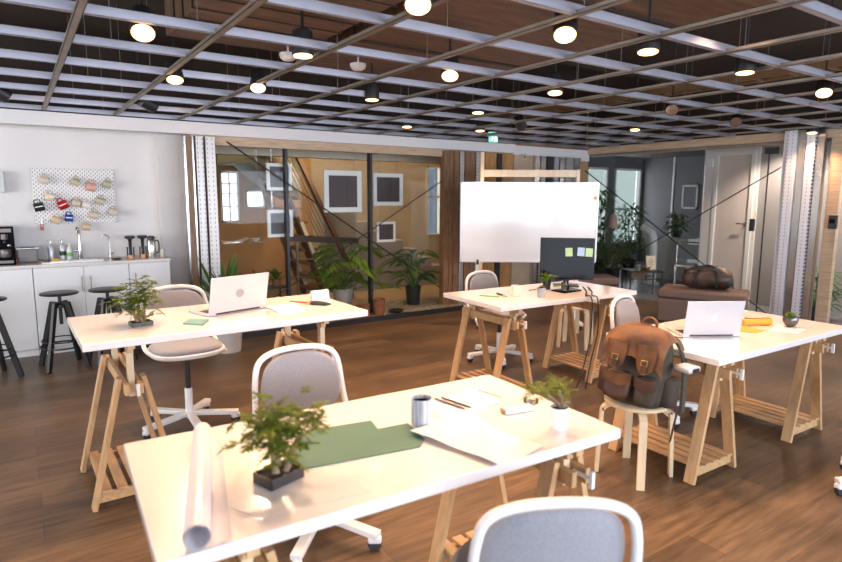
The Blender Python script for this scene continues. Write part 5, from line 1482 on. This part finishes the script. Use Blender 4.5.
for i, (u, v, lab, tilt, on) in enumerate(lamps):
    zz = 2.335
    p = at(u, v, z=zz)
    if p.y > 6.3: p = at(u, v, y=6.3 if i in (16, 17) else 6.5)
    if p.x > 7.85: p = at(u, v, x=7.75)
    t = thing('ceiling_spotlight', lab, 'spotlight', p, 0, 'spotlights in the open ceiling')
    # aim: tilt toward the camera side
    tc = V((CAM.x - p.x, CAM.y - p.y, 0)).normalized() if i not in (16, 17, 21) else V((1, .4, 0)).normalized()
    dirv = (V((0, 0, -1)) * math.cos(math.radians(tilt)) + tc * math.sin(math.radians(tilt))).normalized()
    q = V((0, 0, -1)).rotation_difference(dirv); t_R = q.to_matrix()
    big = 1 if p.length < 7 else .9
    MB().lathe([(.054, .0), (.058, -.0), (.059, .03), (.055, .13), (.03, .145), (0, .145), ], R=t_R, seg=22).build('housing', M_['black'], t, smooth=True)
    MB().lathe([(0, -.006), (.052, -.002), (.053, .01)], R=t_R, seg=22).build('lens', lens_m if on else M_['steel'], t, smooth=True)
    top = t_R @ V((0, 0, .14))
    MB().tube([top * .98, V((top.x, top.y, 3.1 - p.z))], .008, 6).build('stem', M_['black'], t, smooth=True)
    if on:
        ld = bpy.data.lights.new('spot', 'SPOT'); ld.energy = LAMP_W * (.12 if i in (16, 17, 21) else 1); ld.color = (1.0, .61, .37); ld.spot_size = math.radians(125); ld.spot_blend = .7; ld.shadow_soft_size = .04
        lo = bpy.data.objects.new('spot_beam', ld); col.objects.link(lo); lo.location = p + dirv * .012
        lo.rotation_euler = q.to_euler()
for u, v, lab in ((288, 58, 'round pale smoke detector beside the spotlight'), (358, 68, 'pale smoke detector right of the spotlight, over the glass')):
    p = at(u, v, z=2.52)
    t = thing('smoke_detector', lab, 'smoke detector', p)
    MB().lathe([(0, -.02), (.035, -.018), (.055, 0), (.06, .02), (.06, .03), (0, .03)], seg=24).build('body', M_['white_plastic'], t, smooth=True)
    MB().tube([(0, 0, .03), (0, 0, 2.6 - p.z)], .008, 6).build('stem', M_['white_metal'], t)
p = at(309, 6, z=2.42)
t = thing('access_point', 'flat black box clamped below a channel at the top edge', 'ceiling box', p, .25)
MB().box((0, 0, -.0), (.13, .10, .03)).build('body', M_['rubber'], t, bevel=.008)
MB().box((-.02, 0, .03), (.05, .05, .035)).box((.03, .02, .02), (.04, .03, .02)).build('clamp', M_['black'], t, bevel=.004)
MB().tube([(-.02, 0, .045), (-.02, 0, 2.6 - p.z)], .006, 6).build('stem', M_['black'], t)
# exit sign
pe = at(493, 139, y=6.2)
t = thing('exit_sign', 'small green lit exit sign hanging under the ceiling grid', 'exit sign', pe, math.radians(-20))
grn = mat('exit_green', (.02, .40, .30), .4, emit=(.02, .55, .42), estr=1.6); whi = mat('exit_white', (.8, .9, .85), .4, emit=(.75, 1, .9), estr=2.2)
MB().box((0, 0, 0), (.125, .03, .09)).build('body', M_['white_plastic'], t, bevel=.003)
fc = MB().box((0, -.016, 0), (.118, .003, .083)).build('face', grn, t)
# running figure in a doorway
fg = MB().box((.03, -.018, 0), (.034, .002, .062)).ball((-.012, -.018, .022), .008, 8, sy=.15).bar((-.014, -.018, .013), (-.02, -.018, -.008), .009, .002, (0, 1, 0)).bar((-.02, -.018, -.008), (-.008, -.018, -.026), .006, .002, (0, 1, 0)).bar((-.02, -.018, -.008), (-.038, -.018, -.018), .006, .002, (0, 1, 0)).bar((-.014, -.018, .012), (-.032, -.018, .006), .005, .002, (0, 1, 0)).bar((-.014, -.018, .012), (.004, -.018, .004), .005, .002, (0, 1, 0))
fg.build('pictogram', whi, fc)
MB().box((0, 0, .075), (.125, .05, .03)).build('lamp_housing', mat('exit_top', (.35, .55, .5), .4, emit=(.3, .8, .7), estr=.6), t, bevel=.003)
for sx in (-.04, .04): MB().tube([(sx, 0, .045), (sx, 0, 3.1 - pe.z)], .004, 6).build('rod', M_['black'], t)

# ------------------------------------------------------------------ daylight and lamps of the other rooms
def area(name, loc, rot, sx, sy, e, c):
    ld = bpy.data.lights.new(name, 'AREA'); ld.shape = 'RECTANGLE'; ld.size = sx; ld.size_y = sy; ld.energy = e; ld.color = c
    o = bpy.data.objects.new(name, ld); col.objects.link(o); o.location = loc; o.rotation_euler = rot; return o


DAY = (.76, .84, 1.0)
# the same spotlights carry on over the near half of the room, above the frame
for x, y in ((-.9, 1.95), (.45, 1.9), (1.65, 1.75), (3.1, 1.75), (4.5, 1.6)):
    ld = bpy.data.lights.new('spot', 'SPOT'); ld.energy = LAMP_W * .3; ld.color = (1.0, .61, .37); ld.spot_size = math.radians(125); ld.spot_blend = .7; ld.shadow_soft_size = .04
    lo = bpy.data.objects.new('spot_beam', ld); col.objects.link(lo); lo.location = (x, y, 2.48)
for a, b, z0, z1 in WINS:
    area('window_daylight', ((a + b) / 2, -3.10, (z0 + z1) / 2), (math.radians(90), 0, 0), b - a - .1, z1 - z0 - .1, DAY_W, DAY)
area('window_daylight', (-3.09, (LW[0] + LW[1]) / 2, (LW[2] + LW[3]) / 2), (math.radians(90), 0, math.radians(-90)), LW[1] - LW[0] - .1, LW[3] - LW[2] - .1, LEFT_W, (1, .96, .92))  # warm fill for the kitchen, set in the added left window
# stairwell lamps
for x, y in ((2.4, 8.1), (4.2, 8.4), (5.8, 8.2)):
    t = thing('stairwell_lamp', 'round ceiling lamp in the stairwell', 'lamp', (x, y, 2.72), 0, 'stairwell ceiling lamps')
    t['label'] = 'round stairwell ceiling lamp over the %s' % {2.4: 'plant rack', 4.2: 'philodendron', 5.8: 'concrete steps'}[x]
    MB().lathe([(0, -.02), (.07, -.02), (.08, 0)], seg=20).build('lens', lens_m, t, smooth=True)
    MB().lathe([(.08, 0), (.09, -.022), (.082, -.024), (.075, -.004)], seg=20).build('ring', M_['white_metal'], t, smooth=True)
    ld = bpy.data.lights.new('stair_lamp', 'POINT'); ld.energy = STAIR_W; ld.color = (1, .74, .46); ld.shadow_soft_size = .08
    lo = bpy.data.objects.new('stair_lamp', ld); col.objects.link(lo); lo.location = (x, y, 2.66)
# lobby daylight through its windows
for a, b in ((gw[0], gw[1]), (gw[2], gw[3])): area('lobby_daylight', ((a + b) / 2, YL - .05, (zb + zt) / 2), (math.radians(-90), 0, 0), b - a, zt - zb, LOBBY_W, (.9, .93, 1))
for x, y in ((8.55, 4.0), (8.5, 2.6)):
    t = thing('lobby_lamp', 'x', 'lamp', (x, y, ZL), 0, 'lobby ceiling lamps')
    t['label'] = 'small round lobby ceiling lamp %s' % ('before the pinkish door' if y > 3 else 'near the right end of the partition')
    MB().lathe([(0, -.012), (.05, -.012), (.06, 0)], seg=20).build('lens', lens_m, t, smooth=True)
    MB().lathe([(.06, 0), (.07, -.014), (.062, -.016), (.055, -.002)], seg=20).build('ring', M_['white_metal'], t, smooth=True)
    ld = bpy.data.lights.new('lobby_beam', 'SPOT'); ld.energy = 110; ld.color = (1, .8, .66); ld.spot_size = 2.2; ld.spot_blend = .6; ld.shadow_soft_size = .05
    lo = bpy.data.objects.new('lobby_beam', ld); col.objects.link(lo); lo.location = (x, y, ZL - .03)

wd = bpy.data.worlds.new('overcast_sky'); sc.world = wd; wd.use_nodes = True
bgn = wd.node_tree.nodes['Background']; bgn.inputs[0].default_value = (.86, .92, 1, 1); bgn.inputs[1].default_value = 1.8
sc.view_settings.view_transform = 'Standard'
sc.view_settings.look = 'None'
sc.view_settings.gamma = 1
sc.view_settings.use_curve_mapping = False
sc.view_settings.exposure = EXPO
sc.cycles.use_denoising = True
sc.cycles.max_bounces = 10
sc.cycles.transparent_max_bounces = 16
sc.cycles.sample_clamp_indirect = 6
sc.cycles.caustics_reflective = False
sc.cycles.caustics_refractive = False
